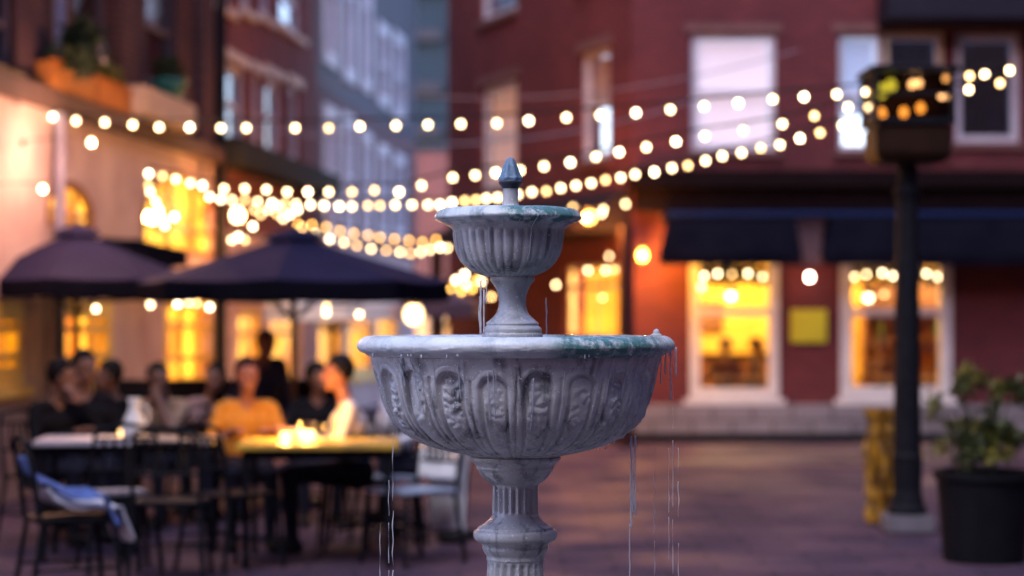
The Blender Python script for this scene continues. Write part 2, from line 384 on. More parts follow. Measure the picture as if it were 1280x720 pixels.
# front windows
window(Bd, u1, PALE, GLASS, fw=.08, rails=(.5,), blind=SKYBL, lintel=ORL)
window(Bd, u2, PALE, GLASS, fw=.06, rails=(.48,), blind=emit('sky_glow_blind_cool', (.5, .62, .85), .05), lintel=ORL, bl=(.28, 1))  # cool glow stands in for sky reflected in this pane
window(Bd, u3, CREAM, DARKGLASS, fw=.09, rails=(.62,), blind=mat('brown_blind', (.10, .07, .08), .8), lintel=ORL)
window(Bd, u4, PALE, DARKGLASS, fw=.09, rails=(), blind=mat('mauve_blind', (.26, .2, .22), .8), lintel=ORL)
b = MB(); b.box(RF.rect(1096, 0, 1100, 5)[0], -.75, zat(34, 25.7), 6.6, -.005, zat(-60, 25.7)); b.build('balcony', mat('dark_balcony', (.02, .018, .03), .7), Bd, bevel=.02)
window(Bd, w1, WHITE, GLASS, fw=.13, rails=(.60,), munt=0, inset=.03, proud=.05, rw=.05)
window(Bd, w2, WHITE, GLASS, fw=.15, rails=(.60,), munt=0, inset=.03, proud=.05, rw=.05)
room(Bd, .8, 6.9, .02, 2.75, d=3.2)
for u, wt in ((1.15, 50), (2.9, 26), (4.2, 26), (5.4, 20)): lamp(RF.world(u, 2.3, 2.3), wt, (1, .80, .36), .12)
# storefront cornice, roller casing with sky reflection in its colour, awnings, pilaster
c = MB(); za, zb = zat(263.5, 25.5), zat(214, 25.5)
c.box(.02, -.28, za, RF.L, -.004, za+(zb-za)*.55); c.box(-.06, -.42, za+(zb-za)*.55+.002, RF.L, -.004, zb); c.build('cornice', mat('brown_cornice', (.014, .009, .010), .85, spec=0), Bd, bevel=.015)
c = MB(); c.box(.36, -.34, zat(270.5, 25.4), 6.9, -.004, zat(264.5, 25.4)); c.build('awning_casing', CASE_SKY, Bd, bevel=.02)
zt = zat(272, 25.4)
for a, e in ((.28, 2.02), (2.28, 6.8)):
    m = MB(); y1 = -.78; zb_ = zat(318, 24.9); zv = zat(331, 24.9)
    m.add([(a+.16, -.30, zt), (e-.02, -.30, zt), (e, y1, zb_), (a, y1, zb_), (a, y1, zv), (e, y1, zv), (a+.16, -.02, zt), (e-.02, -.02, zt), (a+.05, -.02, zb_), (e, -.02, zb_),
           (a+.012, y1+.012, zv), (e-.012, y1+.012, zv)],
          [(0, 1, 2, 3), (3, 2, 5, 4), (0, 3, 8, 6), (1, 2, 9, 7), (4, 5, 11, 10)])
    m.build('awning', AWN, Bd)
c = MB(); r = RF.rect(990, 276, 1026, 331, -.1); c.box(r[0], -.2, r[2], r[1], -.004, r[3]); c.box(r[0]-.03, -.23, r[3]-.08, r[1]+.03, -.003, r[3]+.002)
c.build('pilaster', mat('brown_pilaster', (.10, .05, .06), .7), Bd, bevel=.01)
# side pent roof
pr = MB(); L = RS.L
ua, ub = RS.uz(600, 400)[0], RS.L-.02
zr = 2.72
pr.add([(ua, 0, zr+.45), (ub, 0, zr+.45), (ub, -.8, zr), (ua, -.8, zr), (ua, 0, zr-.12), (ub, 0, zr-.12), (ub, -.8, zr-.12), (ua, -.8, zr-.12)],
       [(0, 1, 2, 3), (4, 5, 6, 7), (3, 2, 6, 7), (0, 3, 7, 4), (1, 2, 6, 5), (0, 1, 5, 4)])
o = pr.build('pent_roof', mat('pent_roof_dark', (.03, .018, .02), .7), Bd); o.matrix_local = SIDE
for u in (ua+.05, RS.uz(778, 400, -.75)[0]):
    pp = MB(); pp.box(u-.07, -.77, 0, u+.07, -.63, zr-.122)
    o = pp.build('post', mat('post_dark', (.05, .02, .02), .6), Bd); o.matrix_local = SIDE
# yellow notice and porthole lamp on the wall
r = RF.rect(988, 387, 1033, 428); b = MB(); b.box(0, -.03, 0, r[1]-r[0], 0, r[3]-r[2])
b.box(.05, -.034, .05, r[1]-r[0]-.05, -.0305, r[3]-r[2]-.05)
o = b.build('notice_board', mat('yellow_board', (.62, .60, .02), .6, (.55, .52, .02), 3), bevel=.004); o.location = RF.world(r[0], -.006, r[2])
tag(o, 'plain yellow square notice on the brick wall between the two lit windows', 'sign')
def wall_lantern(pl, x, y, label, watts, col=(1, .55, .2), off=-.30, s=1.0, gm=None, group='wall lanterns'):
    u, z = pl.uz(x, y, off); base = pl.world(u, 0, 0); p = pl.world(u, -.004, z)
    t = thing('wall_lantern', label, 'wall lamp', p, pl.rz, group)
    d = off
    a = MB(); a.box(-.05*s, -.03, -.1*s, .05*s, 0, .1*s); a.tube([(0, -.03, .06*s), (0, d*.6, .16*s), (0, d, .15*s)], .012*s, 6); a.build('bracket', BLACKMET, t)
    a = MB(); a.lathe([(.01, .15*s), (.11*s, .10*s), (.10*s, .09*s), (.01, .09*s)], 10, c=(0, d)); a.build('cap', BLACKMET, t)
    a = MB(); a.lathe([(.06*s, -.09*s), (.065*s, -.13*s), (.01, -.14*s)], 10, c=(0, d)); a.build('base', BLACKMET, t)
    a = MB(); a.ell((0, d, -.01*s), (.07*s, .07*s, .09*s), 12, 8); a.build('globe', gm or BULBG, t, smooth=True)
    l = lamp((0, d-.14*s, -.05*s), watts, col, .07, t)
    return t
wall_lantern(RF, 1012, 346, 'small round lamp above the yellow notice on the brick wall', 1.2, (1, .5, .3), s=.5, gm=emit('pink_bulb', (1, .55, .42), 9))
wall_lantern(RF, 803, 318, 'glowing lantern under the awning at the brick building corner', 42, (1, .42, .05), s=.75, gm=BULBO)

wall_lantern(RS, 738, 270, 'wall light on the brick side wall just above the pent roof', 55, (1, .30, .05), off=-1.0, s=.8, gm=BULBO)
# ------------------------------------------------------------------ left row of buildings
def LY(x): return -5.744/((x-640)/FPX-.0935)
def LX(Y): return -3.5+.0935*(Y-24)
LP = Plane((LX(9), 9), (LX(60), 60))
def ux(x): return LP.uz(x, 400)[0]
lsplit, rsplit = ux(265), ux(396)
LITC = litmat('lit_curtain', (1, .56, .04), (.42, .09, .012), .72)
YFR = mat('lamplit_frame_paint', (.72, .50, .10), .5, (.62, .40, .08), 4)  # yellow of the window light put into the pale frame colour
LB = thing('stucco_building', 'pink stucco cafe building with dark brick upper floor and arched lit windows', 'building', LP.o, LP.rz)
zT = 3.45
arch1 = LP.rect(58, 226, 116, 285); arch2 = LP.rect(178, 214, 274, 318)
g1 = LP.rect(76, 376, 141, 485); g2 = LP.rect(205, 368, 272, 490); g0 = LP.rect(-30, 376, 30, 485)
wall(LB, STUCCO, 0, lsplit, 0, zT, [g0, g1, g2, arch1, arch2])
ARF = mat('arch_trim', (.30, .12, .05), .6)
def arch(parent, r, name='arched_window'):
    """semi-circular spandrel fill and trim for an arched opening"""
    u0, u1, z0, z1 = r; R = (u1-u0)/2; cu = (u0+u1)/2; zc = z1-min(R*.8, (z1-z0)*.7); ry = z1-zc
    s_ = MB(); n = 16
    for sg in (-1, 1):
        for k in range(n):
            a0 = pi/2*k/n; a1 = pi/2*(k+1)/n
            p0 = (cu+sg*R*cos(a0), zc+ry*sin(a0)); p1 = (cu+sg*R*cos(a1), zc+ry*sin(a1))
            s_.quad((p0[0], .001, p0[1]), (p1[0], .001, p1[1]), (p1[0], .001, z1), (p0[0], .001, z1))
            s_.quad((p0[0], .001, p0[1]), (p1[0], .001, p1[1]), (p1[0], .30, p1[1]), (p0[0], .30, p0[1]))
    s_.build('spandrel', STUCCO, parent)
    f = MB(); pts = [(u0+.03, .1, z0)]+[(cu-(R-.03)*cos(pi*k/24), .1, zc+(ry-.03)*sin(pi*k/24)) for k in range(25)]+[(u1-.03, .1, z0)]
    f.tube([(a, .02, c) for a, _, c in pts], .045, 6)
    for t in (.33, .66): f.box(u0+(u1-u0)*t-.02, .012, z0, u0+(u1-u0)*t+.02, .04, zc+ry*.8)
    f.box(u0, .006, zc-.025, u1, .042, zc+.025); f.box(u0, .0, z0, u1, .04, z0+.07)
    o = f.build('window', ARF, parent)
    q = MB(); q.box(u0+.01, .045, z0+.01, u1-.01, .05, z1-.01); q.build('pane', GLASS, o)
    q = MB(); q.box(u0+.01, .07, z0+.01, u1-.01, .08, z1-.01); q.build('blind', LITC, o)
    return o
arch(LB, arch1); arch(LB, arch2)
for r in (g0, g1, g2): window(LB, r, YFR, GLASS, fw=.16, rails=(.35, .68), munt=2, inset=.03, proud=.03, blind=LITC)
room(LB, .3, lsplit-.1, .05, 3.4, d=2.2)
for x in (0, 105, 170, 238):
    lamp(LP.world(ux(x), 1.1, 2.25), 30, (1, .60, .10), .12)
for x in (88, 200, 240): lamp(LP.world(ux(x), .8, 2.95), 20, (1, .62, .12), .1)
# upper brick floor
uw1 = LP.rect(92, -40, 138, 88); uw2 = LP.rect(183, -40, 222, 108); uw0 = LP.rect(-40, -40, 20, 80)
wall(LB, BRICK_D, 0, lsplit, zT+.002, 11, [uw0, uw1, uw2])
for r, bm_ in ((uw0, None), (uw1, mat('grey_curtain', (.30, .25, .25), .8)), (uw2, mat('dim_curtain', (.10, .08, .12), .8))):
    window(LB, r, mat('dark_frame', (.07, .05, .07), .5), DARKGLASS, fw=.07, rails=(.5,), blind=bm_)
b = MB(); b.box(0, -.16, zT-.12, lsplit, -.004, zT+.05); b.build('string_course', mat('brown_course', (.10, .05, .04), .8), LB, bevel=.015)
for xx in (150, 250):
    b = MB(); u = ux(xx); b.box(u-.28, -.1, zT+.052, u+.28, -.003, 11); b.build('pilaster', BRICK_D, LB, bevel=.01)
b = MB(); u = ux(62); b.tube([(u, -.09, .1), (u, -.09, 11)], .055, 10); b.build('drainpipe', mat('grey_pipe', (.26, .24, .34), .4), LB)
r = LP.rect(181, 132, 243, 158, -.3); b = MB(); b.box(r[0], -.32, zT+.056, r[1], -.004, zT+.34); b.build('ledge', mat('cream_ledge', (.58, .42, .30), .7), LB, bevel=.02)

# planters with shrubs on the string course
def leaf_cloud(mb, c, rad, n, size, seed, up=.3):
    rn = random.Random(seed)
    for _ in range(n):
        d = Vector((rn.gauss(0, 1), rn.gauss(0, 1), rn.gauss(0, 1))).normalized()
        k = rn.random()**.4; p = Vector(c)+Vector((d.x*rad[0], d.y*rad[1], d.z*rad[2]))*k*(.75+.35*mn.noise(d*2.1+Vector((seed, 0, 0))))
        a = Vector((rn.gauss(0, 1), rn.gauss(0, 1), rn.gauss(0, 1)+up)).normalized(); b = a.cross(Vector((rn.random(), rn.random(), 1))).normalized()
        s = size*rn.uniform(.6, 1.3); nrm = a.cross(b)*s*.12
        mb.add([p, p+a*s*.5+b*s*.24+nrm, p+a*s, p+a*s*.5-b*s*.24+nrm], [(0, 1, 2), (0, 2, 3)])
def planter_box(x0, x1, y0, y1, label, grp='orange window planters'):
    Y = LP.world(ux((x0+x1)/2), -.3, 0).y
    uu0, uu1 = LP.uz(x0, 400, -.168)[0], LP.uz(x1, 400, -.168)[0]
    p = LP.world(uu0, -.168, zT+.052); t = thing('planter_box', label, 'planter', p, LP.rz, grp)
    W = uu1-uu0; H = .22
    b = MB(); b.box(0, 0, 0, W, .02, H); b.box(0, .14, 0, W, .16, H); b.box(0, .02, 0, .02, .14, H); b.box(W-.02, .02, 0, W, .14, H); b.box(.02, .02, 0, W-.02, .14, .15)
    b.box(-.015, -.015, H, W+.015, .028, H+.03)
    b.build('box', ORANGE, t, bevel=.006)
    m = MB(); leaf_cloud(m, (W/2, .08, H+.10), (W*.5, .08, .12), 200, .08, int(x0)); m.build('foliage', LEAF, t)
    return t
planter_box(66, 121, 95, 132, 'orange-lit window planter nearest the drainpipe, under the hanging wreath plant')
planter_box(124, 166, 100, 137, 'orange-lit window planter beside the brick pilaster, without the hanging wreath')
lamp(LP.world(ux(112), -1.1, 3.75), 7, (1, .42, .08), .05)
# hanging bushy plant
u_, z_ = LP.uz(106, 58, -.35); t = thing('hanging_plant', 'round dark hanging bush with pale blossom below the upper window', 'plant', LP.world(u_, -.33, z_), LP.rz)
m = MB(); leaf_cloud(m, (0, 0, 0), (.30, .22, .30), 900, .10, 3); m.build('foliage', LEAFD, t)
m = MB(); leaf_cloud(m, (.02, -.12, -.05), (.09, .08, .12), 60, .07, 5); m.build('blossom', mat('pale_blossom', (.45, .38, .42), .7), t)
m = MB(); m.tube([(0, 0, .25), (0, .1, .6), (0, .32, .62)], .01, 6); m.lathe([(.02, -.2), (.13, -.12), (.15, .0)], 14); m.build('basket', BLACKMET, t)
# teal tub on the ledge
u_, z_ = LP.uz(213, 113, -.2); zb = zT+.34
t = thing('flower_tub', 'teal flower tub on the cream ledge below a dark window', 'planter', LP.world(u_, -.17, zb), LP.rz)
m = MB(); m.lathe([(.14, 0), (.20, .16), (.22, .18), (.22, .2), (.17, .2), (.16, .1)], 20); m.build('tub', mat('teal_glaze', (.02, .16, .14), .3), t, smooth=True)
m = MB(); leaf_cloud(m, (0, 0, .30), (.24, .2, .16), 260, .09, 8); m.build('foliage', LEAFD, t)

wall_lantern(LP, 113, 178, 'added high wall lantern warming the pink stucco above the left umbrella', 26, (1, .52, .34), off=-.6, s=.3)  # lantern added to give the stucco its soft warm glow
wall_lantern(LP, 52, 236, 'added lower wall lantern warming the pink stucco at the left edge', 16, (1, .5, .3), off=-.6, s=.3)  # lantern added to brighten the stucco near the edge
wall_lantern(LP, 296, 268, 'wall lantern between the big arch and the red building', 26, (1, .42, .12), off=-.4, s=.9)

# red rendered building with white windows
RB = thing('rendered_building', 'brick-red rendered house with pale sash windows above a dark fascia', 'building', LP.world(lsplit, 0, 0), LP.rz)
def loc(r): return (r[0]-lsplit, r[1]-lsplit, r[2], r[3])
rw = [loc(LP.rect(*q)) for q in ((276, 78, 308, 182), (316, 92, 328, 190), (332, 98, 353, 196), (362, 108, 376, 205), (268, -70, 291, 8), (301, -60, 316, 14), (325, -55, 340, 22), (350, -40, 378, 40))]
rg = [loc(LP.rect(*q)) for q in ((300, 385, 330, 480), (340, 382, 378, 480))]
RL = rsplit-lsplit
wall(RB, REDPAINT, .002, RL, 2.62, 11, rw); wall(RB, STUCCO, .002, RL, 0, 2.6, rg, y=.02)
for r in rw: window(RB, r, PALE, DARKGLASS, fw=.12, rails=(.5,), blind=mat('dark_blind', (.05, .045, .08), .8), lintel=CREAM)
for r in rg: window(RB, r, YFR, GLASS, fw=.12, rails=(.65,), munt=1, blind=LITC)
room(RB, .1, RL-.1, .05, 2.55, y0=.36, d=2)
for k_ in (1.4, 4.6): lamp((k_, 1.2, 2.1), 60, (1, .60, .10), .12, RB)
ztop = LP.uz(330, 205)[1]
b = MB(); b.box(-.05, -.35, ztop-.22, RL, -.004, ztop+.1); b.build('fascia', mat('dark_fascia', (.022, .022, .02), .7), RB, bevel=.02)
b = MB(); b.tube([(.1, -.08, 0), (.1, -.08, 11)], .07, 8); b.build('drainpipe', BLACKMET, RB)

# grey-blue office building further along
u_e = ux(520)
GB = thing('office_building', 'blue-grey office building with tall narrow pale windows between the houses', 'building', LP.world(rsplit, 0, 0), LP.rz)
GLn = u_e-rsplit
def locg(r): return (r[0]-rsplit, r[1]-rsplit, r[2], r[3])
gw = []
for x0, x1, yb, yt in ((403, 421, 84, -120), (428, 443, 103, -110), (450, 463, 116, -100), (471, 485, 134, 30), (491, 504, 150, 42)): gw.append(locg(LP.rect(x0, yt, x1, yb)))
for x0, x1, yt, yb in ((403, 420, 132, 300), (427, 441, 142, 300), (451, 463, 165, 300), (471, 484, 180, 300), (491, 505, 192, 300)): gw.append(locg(LP.rect(x0, yt, x1, yb)))
zs = 5.0
wall(GB, GREYBLUE, .002, GLn, zs, 20, gw[:5]); 
wall(GB, MAUVE, .002, GLn, 2.7, zs-.002, gw[5:]) if all(g_[3] < zs-.05 for g_ in gw[5:]) else wall(GB, MAUVE, .002, GLn, 0, zs-.002, [(a, b_, c_, min(d_, zs-.1)) for a, b_, c_, d_ in gw[5:]])
GWB = emit('sky_glow_curtain', (.50, .50, .85), .035); GWB.node_tree.nodes['Principled BSDF'].inputs['Base Color'].default_value = (.6, .62, .72, 1)  # curtain's own glow stands in for lavender sky on the panes
for r in gw: window(GB, (r[0], r[1], r[2], r[3] if r[2] >= zs else min(r[3], zs-.1)), PALE, GLASS, fw=.22, rails=(.5,), blind=GWB, sill=False, proud=.1)
# lit ground floor further along
gg = [locg(LP.rect(*q)) for q in ((400, 385, 432, 470), (438, 385, 468, 470), (474, 388, 500, 470))]
if gw[5][2] > 0:
    wall(GB, STUCCO, .002, GLn, 0, 2.69, gg, y=.02)
    for r in gg: window(GB, r, YFR, GLASS, fw=.14, rails=(.7,), munt=1, blind=LITC)
    room(GB, .1, GLn-.1, .05, 2.6, y0=.36, d=2)
    for k_ in (1.5, 5, 9, 13): lamp((k_, 1.2, 2.1), 90, (1, .58, .08), .12, GB)
# closing building at the end of the lane
EB = thing('corner_building', 'teal and mauve building closing the end of the lane', 'building', (P(495, 0, 47).x, 47, 0), 0)
ew = P(700, 0, 47).x-P(495, 0, 47).x; pe = lambda x: P(x, 0, 47).x-P(495, 0, 47).x
z190 = zat(190, 47)
b = MB(); b.box(0, 0, 0, ew, 6, z190); b.build('wall', MAUVE, EB)
b = MB(); b.box(0, -.02, z190+.002, ew, 6, 24); b.build('glazed_front', TEAL, EB)
for yy in (150, 95, 30, -30): b = MB(); b.box(.1, -.2, zat(yy+22, 47), pe(552), -.024, zat(yy+8, 47)); b.build('spandrel', mat('grey_spandrel', (.03, .045, .075), .8), EB)
ge = [(pe(520), pe(536), .7, 2.3), (pe(542), pe(572), .3, 2.3), (pe(640), pe(668), .3, 2.2)]
for a, e, z0, z1 in ge:
    f = MB(); f.box(a, -.1, z0, a+.08, -.004, z1); f.box(e-.08, -.1, z0, e, -.004, z1); f.box(a+.08, -.1, z1-.08, e-.08, -.004, z1); f.box(a+.08, -.1, z0, e-.08, -.004, z0+.08); f.box((a+e)/2-.03, -.1, z0+.08, (a+e)/2+.03, -.004, z1-.08)
    o = f.build('window', CREAM, EB); q = MB(); q.box(a+.08, -.05, z0+.08, e-.08, -.04, z1-.08); q.build('pane', emit('lit_pane', (1, .50, .06), .25), o)

# ------------------------------------------------------------------ string lights
bm_ = MB(); bm_.ell((0, 0, 0), (.5, .5, .56), 12, 8); bm_.cur = 1; bm_.tube([(0, 0, .48), (0, 0, .95)], .22, 8)
def bulbmesh(name, glow, r):
    me = bpy.data.meshes.new(name); me.from_pydata([(a*2*r, b*2*r, c*2*r) for a, b, c in bm_.v], [], bm_.f)
    me.materials.append(glow); me.materials.append(BLACKMET); me.polygons.foreach_set('material_index', bm_.mi); me.polygons.foreach_set('use_smooth', [True]*len(me.polygons))
    return me
BM_W = bulbmesh('bulb', BULBG, .020); BM_D = bulbmesh('bulb_dim', emit('bulb_glow_dim', (1.0, .58, .22), 2.1), .020); BM_B = bulbmesh('bulb_bright', emit('bulb_glow_bright', (1.0, .70, .40), 4.6), .0205); BM_A = bulbmesh('bulb_amber', BULBO, .020); BM_L = bulbmesh('bulb_large', BULBG, .05)
CABLE = mat('black_cable', (.02, .02, .02), .6)
def strand(label, pts, d0, d1, mesh=None, ends=None, power=1):
    """pts: bulb places in the photo; depth runs d0..d1 along the strand"""
    mesh = mesh or BM_W; x0, x1 = pts[0][0], pts[-1][0]
    P3 = []
    for x, y in pts:
        tt = (x-x0)/(x1-x0) if x1 != x0 else 0; Y = 1/((1-tt)/d0+tt/d1); P3.append(P(x, y, Y))
    o0 = P3[0]; t = thing('string_light', label, 'string lights', o0, 0, 'festoon string lights')
    line = [p+Vector((0, 0, .06)) for p in P3]
    if ends: line = ([Vector(ends[0])] if ends[0] is not None else [])+line+([Vector(ends[1])] if ends[1] is not None else [])
    m = MB(); m.tube([p-o0 for p in line], .009, 5); m.build('cable', CABLE, t)
    for p in P3:
        b = bpy.data.objects.new('bulb', mesh if mesh is not BM_W else random.choice((BM_W, BM_W, BM_D, BM_B))); C.objects.link(b); b.parent = t; b.location = p-o0; b.rotation_euler = (random.uniform(-.25, .25), random.uniform(-.25, .25), 0)
    return t
S1 = [(40,145),(66,146),(95,151),(131,153),(166,156),(199,159),(237,159),(276,160),(308,160),(369,160),(411,160),(450,158),(495,157),(535,156),(576,155),(621,154),(661,151),(708,147),(750,144),(795,141),(838,137),(880,133),(923,129),(966,124),(1005,121),(1046,118),(1083,115),(1141,104),(1182,98),(1212,95),(1231,93),(1262,88)]
S2 = [(186,217),(203,220),(220,224),(238,229),(253,232),(280,236),(306,236),(333,237),(359,240),(385,240),(411,240),(440,240),(468,238),(499,240),(527,232),(566,222),(594,219),(620,216),(650,213),(680,208),(713,203),(745,196),(774,190),(808,184),(845,177),(881,170),(929,163),(978,155),(1018,145),(1060,134),(1082,152),(1177,120),(1211,112),(1250,104)]
S3 = [(262,246),(276,249),(290,250),(306,250),(322,252),(340,254),(356,255),(370,255),(388,256),(405,257),(424,258),(440,258),(460,257),(475,257),(494,256),(515,256),(535,256),(550,256),(565,253),(581,251),(595,250),(608,248),(622,247),(647,243),(665,240),(683,239),(701,235),(720,232),(739,229),(757,225),(776,222),(794,218),(818,215),(840,210),(860,207),(882,201),(903,195),(927,191),(951,185),(975,181),(1000,173),(1025,166),(1053,157)]
S4 = [(378,284),(394,293),(412,299),(430,303),(446,307),(464,311),(483,313),(500,315),(513,317),(526,315),(538,312),(550,309),(559,310)]
S5 = [(371,279),(390,281),(408,284),(425,289),(442,292),(460,294),(475,297),(493,299),(511,301),(528,303),(545,300)]
strand('topmost long string of round bulbs, sagging level across the whole square', S1, 18.0, 14.2, ends=(LP.world(ux(10), -.05, 3.3), None))
strand('middle string of bulbs, from the arched window up to the lamp post', S2, 20.0, 14.2)
strand('lowest long string of closely spaced bulbs, ending left of the lamp post', S3, 23.0, 15.5, ends=(None, P(1084, 140, 14.9)))
strand('short bright string dipping behind the navy umbrella towards the fountain', S4, 24.5, 25.5)
strand('short amber string just above the bright one behind the navy umbrella', S5, 26.5, 27.5, BM_A)
strand('few bulbs under the brick side wall, right of the small fountain bowl', [(716,259),(731,273),(752,267),(754,262),(782,255)], 24, 24)
strand('bulbs hung in front of the side door below the pent roof', [(695,356),(735,338),(757,338),(768,337)], 24.5, 24)
strand('single pair of bulbs hanging in the side doorway', [(753,372),(761,320)], 24.5, 24.6)
strand('tangled cluster of bulbs just left of the small fountain bowl', [(548,353),(570,350),(581,343),(583,356),(602,352),(614,371)], 21, 21.5)
strand('amber bulbs in front of the tangled cluster left of the fountain stem', [(563,361),(577,364),(590,361),(597,350)], 22, 22, BM_A)
strand('row of bulbs under the rear canopy behind the big umbrella', [(349,371),(370,370),(388,371),(408,383),(408,391),(449,393),(462,367)], 18.5, 19.5)
strand('bright bulbs clustered over the big arched window', [(188,240),(195,252),(199,262),(203,272),(206,282),(218,271),(186,232)], 19.6, 19.9)
strand('bulbs on the wall just left of the big umbrella peak', [(290,300),(298,296),(306,300),(316,283)], 21, 21.5)
strand('dense bulbs where the strings meet above the umbrella peak', [(318,262),(326,268),(335,262),(346,267),(354,273),(362,268),(372,262),(348,258)], 22, 22.5)
strand('garland bulbs across the top of the left shop window', [(880,345),(897,342),(915,343),(935,342),(953,346)], 26.04, 26.04)
strand('garland bulbs across the top of the window by the lamp post', [(1068,346),(1083,343),(1103,341),(1116,345),(1158,342),(1172,346)], 26.04, 26.04)
strand('two small bulbs seen through the window by the lamp post', [(1083,370),(1105,368)], 26.5, 26.5)
strand('bulbs over the lit cafe windows beneath the left umbrella', [(120,386),(188,381),(222,380),(236,377),(246,379),(262,384)], 18, 20.2)
# bare cables
for (a, b_, lab) in ((P(400, 102, 26), P(1000, 62, 22), 'thin bare cable crossing the brick corner, upper of two'), (P(290, 150, 22), P(860, 128, 22), 'thin bare cable crossing the brick corner, lower of two')):
    m = MB(); m.tube([a.lerp(b_, t_/12)-a+Vector((0, 0, -.35*4*(t_/12)*(1-t_/12))) for t_ in range(13)], .008, 5)
    o = m.build('cable', mat('grey_cable', (.25, .22, .28), .6)); o.location = a; tag(o, lab, 'cable', 'bare cables')
# pendant globe lamp behind the umbrella
pz = P(517, 393, 19); t = thing('pendant_lamp', 'large glowing globe lamp just left of the basin rim', 'lamp', pz)
m = MB(); m.ell((0, 0, 0), (.085, .085, .095), 16, 10); m.build('globe', emit('globe_glow', (1, .68, .34), .9), t, smooth=True)
m = MB(); m.tube([(0, 0, .1), (0, 0, .55)], .008, 6); m.lathe([(.02, .14), (.045, .12), (.05, .08)], 12); m.build('fitting', BLACKMET, t)
lamp((0, -.15, 0), 7, (1, .6, .25), .09, t)

# ------------------------------------------------------------------ umbrellas
def umbrella(x, yap, ytip, xl, xr, d, label, cloth=NAVY, sides=8, rot=.2, pole=None, poleX=None, name='cafe_umbrella'):
    r = (xr-xl)/2*d/FPX; t = thing(name, label, 'umbrella', (((xl+xr)/2-640)*d/FPX, d, 0), rot, 'cafe umbrellas')
    za, zt_ = zat(yap, d), zat(ytip, d); vs = [(0, 0, za)]; fs = []; n = 6
    prof = []
    for i in range(1, n+1):
        q = i/n; prof.append((r*q, za-(za-zt_)*(q**.92)+.0))
    m = MB(); vs = []; seg = sides*6
    def ring(rr, zz, q): # straight edges between ribs, slight sag
        f = ((q/(2*pi)*sides) % 1)-.5; c_ = cos(pi/sides)/cos(f*2*pi/sides)
        return rr*c_, zz
    def fn(rr, zz, q, i):
        f = ((q/(2*pi)*sides) % 1)-.5; c_ = cos(pi/sides)/cos(f*2*pi/sides)
        sag = (.25-f*f)*4*.025*(rr/r)
        return rr*c_, zz-sag*.6
    P_ = [(.01, za)]+prof+[(r*1.0, zt_-.015)]
    inner = [(r-.008, zt_-.02)]+[(q_[0], q_[1]-.014) for q_ in reversed(prof[:-1])]+[(.005, za-.014)]
    m.lathe(P_+inner, seg, fn, cap=False); m.build('canopy', cloth, t)
    m = MB(); m.lathe([(r-.001, zt_-.0155), (r+.003, zt_-.15), (r-.003, zt_-.15), (r-.007, zt_-.0205)], seg, fn, cap=False); m.build('valance', AWN if cloth is NAVY else cloth, t)
    m = MB(); m.lathe([(.005, za+.05), (r*.16, za-.005), (r*.19, za-(za-zt_)*.12), (r*.185, za-(za-zt_)*.12-.01), (r*.15, za-.02), (.004, za+.03)], seg, fn, cap=False); m.build('vent', cloth, t)
    for k_ in range(sides):
        q = 2*pi*k_/sides; m = MB(); m.tube([(.05*cos(q), .05*sin(q), za-.05), (r*.97*cos(q), r*.97*sin(q), zt_-.035)], .010, 5)
        m.tube([(.04*cos(q), .04*sin(q), zt_-.28), (r*.5*cos(q), r*.5*sin(q), (za+zt_)/2-.05)], .008, 5); m.build('rib', BLACKMET, t)
    m = MB(); m.tube([(0, 0, .05), (0, 0, za-.02)], .026, 12); m.build('pole', WOODP, t, smooth=True)
    m = MB(); m.tube([(0, 0, za+.03), (0, 0, za+.09), (0, 0, za+.12)], [.012, .02, .004], 8); m.build('finial', WOODP, t)
    m = MB(); m.lathe([(.26, 0), (.27, .03), (.24, .07), (.05, .09), (.04, .22)], 20); m.build('base', BLACKMET, t, smooth=True)
    return t
umbrella(0, 292, 352, 172, 562, 16.4, 'large navy umbrella over the candle-lit table, nearest the fountain', rot=0)
umbrella(0, 287, 350, -60, 252, 17.6, 'navy umbrella with a tall finial at the left edge of the terrace', rot=0)
umbrella(0, 252, 312, -250, 232, 20.5, 'black umbrella rising behind the left navy one, cut by the left edge', cloth=AWN)
umbrella(0, 357, 378, 500, 604, 22, 'small plum umbrella far behind the edge of the big navy one', cloth=PLUM, rot=.1)
umbrella(0, 368, 381, 330, 500, 21, 'low white parasol behind the big navy umbrella', cloth=WHITE, rot=.3)

# ------------------------------------------------------------------ furniture
def make_chair(label, grp, seatm=None, name='bistro_chair'):
    t = thing(name, label, 'chair', (0, 0, 0), 0, grp); sm = seatm or BLACKMET      # faces -Y
    m = MB(); m.box(-.21, -.21, .435, .21, .21, .46); m.build('seat', sm, t, bevel=.01)
    for sx in (-1, 1):
        m = MB(); m.tube([(sx*.19, -.19, .435), (sx*.215, -.225, 0)], .014, 8); m.build('leg', BLACKMET, t)
        m = MB(); m.tube([(sx*.19, .19, .435), (sx*.215, .26, 0)], .014, 8); m.build('leg', BLACKMET, t)
    m = MB(); m.tube([(-.19, .20, .44), (-.195, .235, .70), (-.17, .265, .86), (0, .275, .89), (.17, .265, .86), (.195, .235, .70), (.19, .20, .44)], .014, 8)
    m.tube([(-.19, .225, .62), (.19, .225, .62)], .010, 6); m.tube([(-.18, .25, .80), (.18, .25, .80)], .010, 6)
    m.build('back_frame', BLACKMET, t)
    m = MB()
    for k_ in range(5): x = -.12+.06*k_; m.box(x-.011, .222, .62, x+.011, .230, .80)
    m.build('backrest', BLACKMET, t)
    m = MB(); m.tube([(-.20, -.205, .2), (-.205, .225, .2)], .008, 6); m.tube([(.20, -.205, .2), (.205, .225, .2)], .008, 6); m.tube([(-.2, 0, .2), (.2, 0, .2)], .008, 6); m.build('stretcher', BLACKMET, t)
    return t
GC = 'black bistro chairs on the terrace'
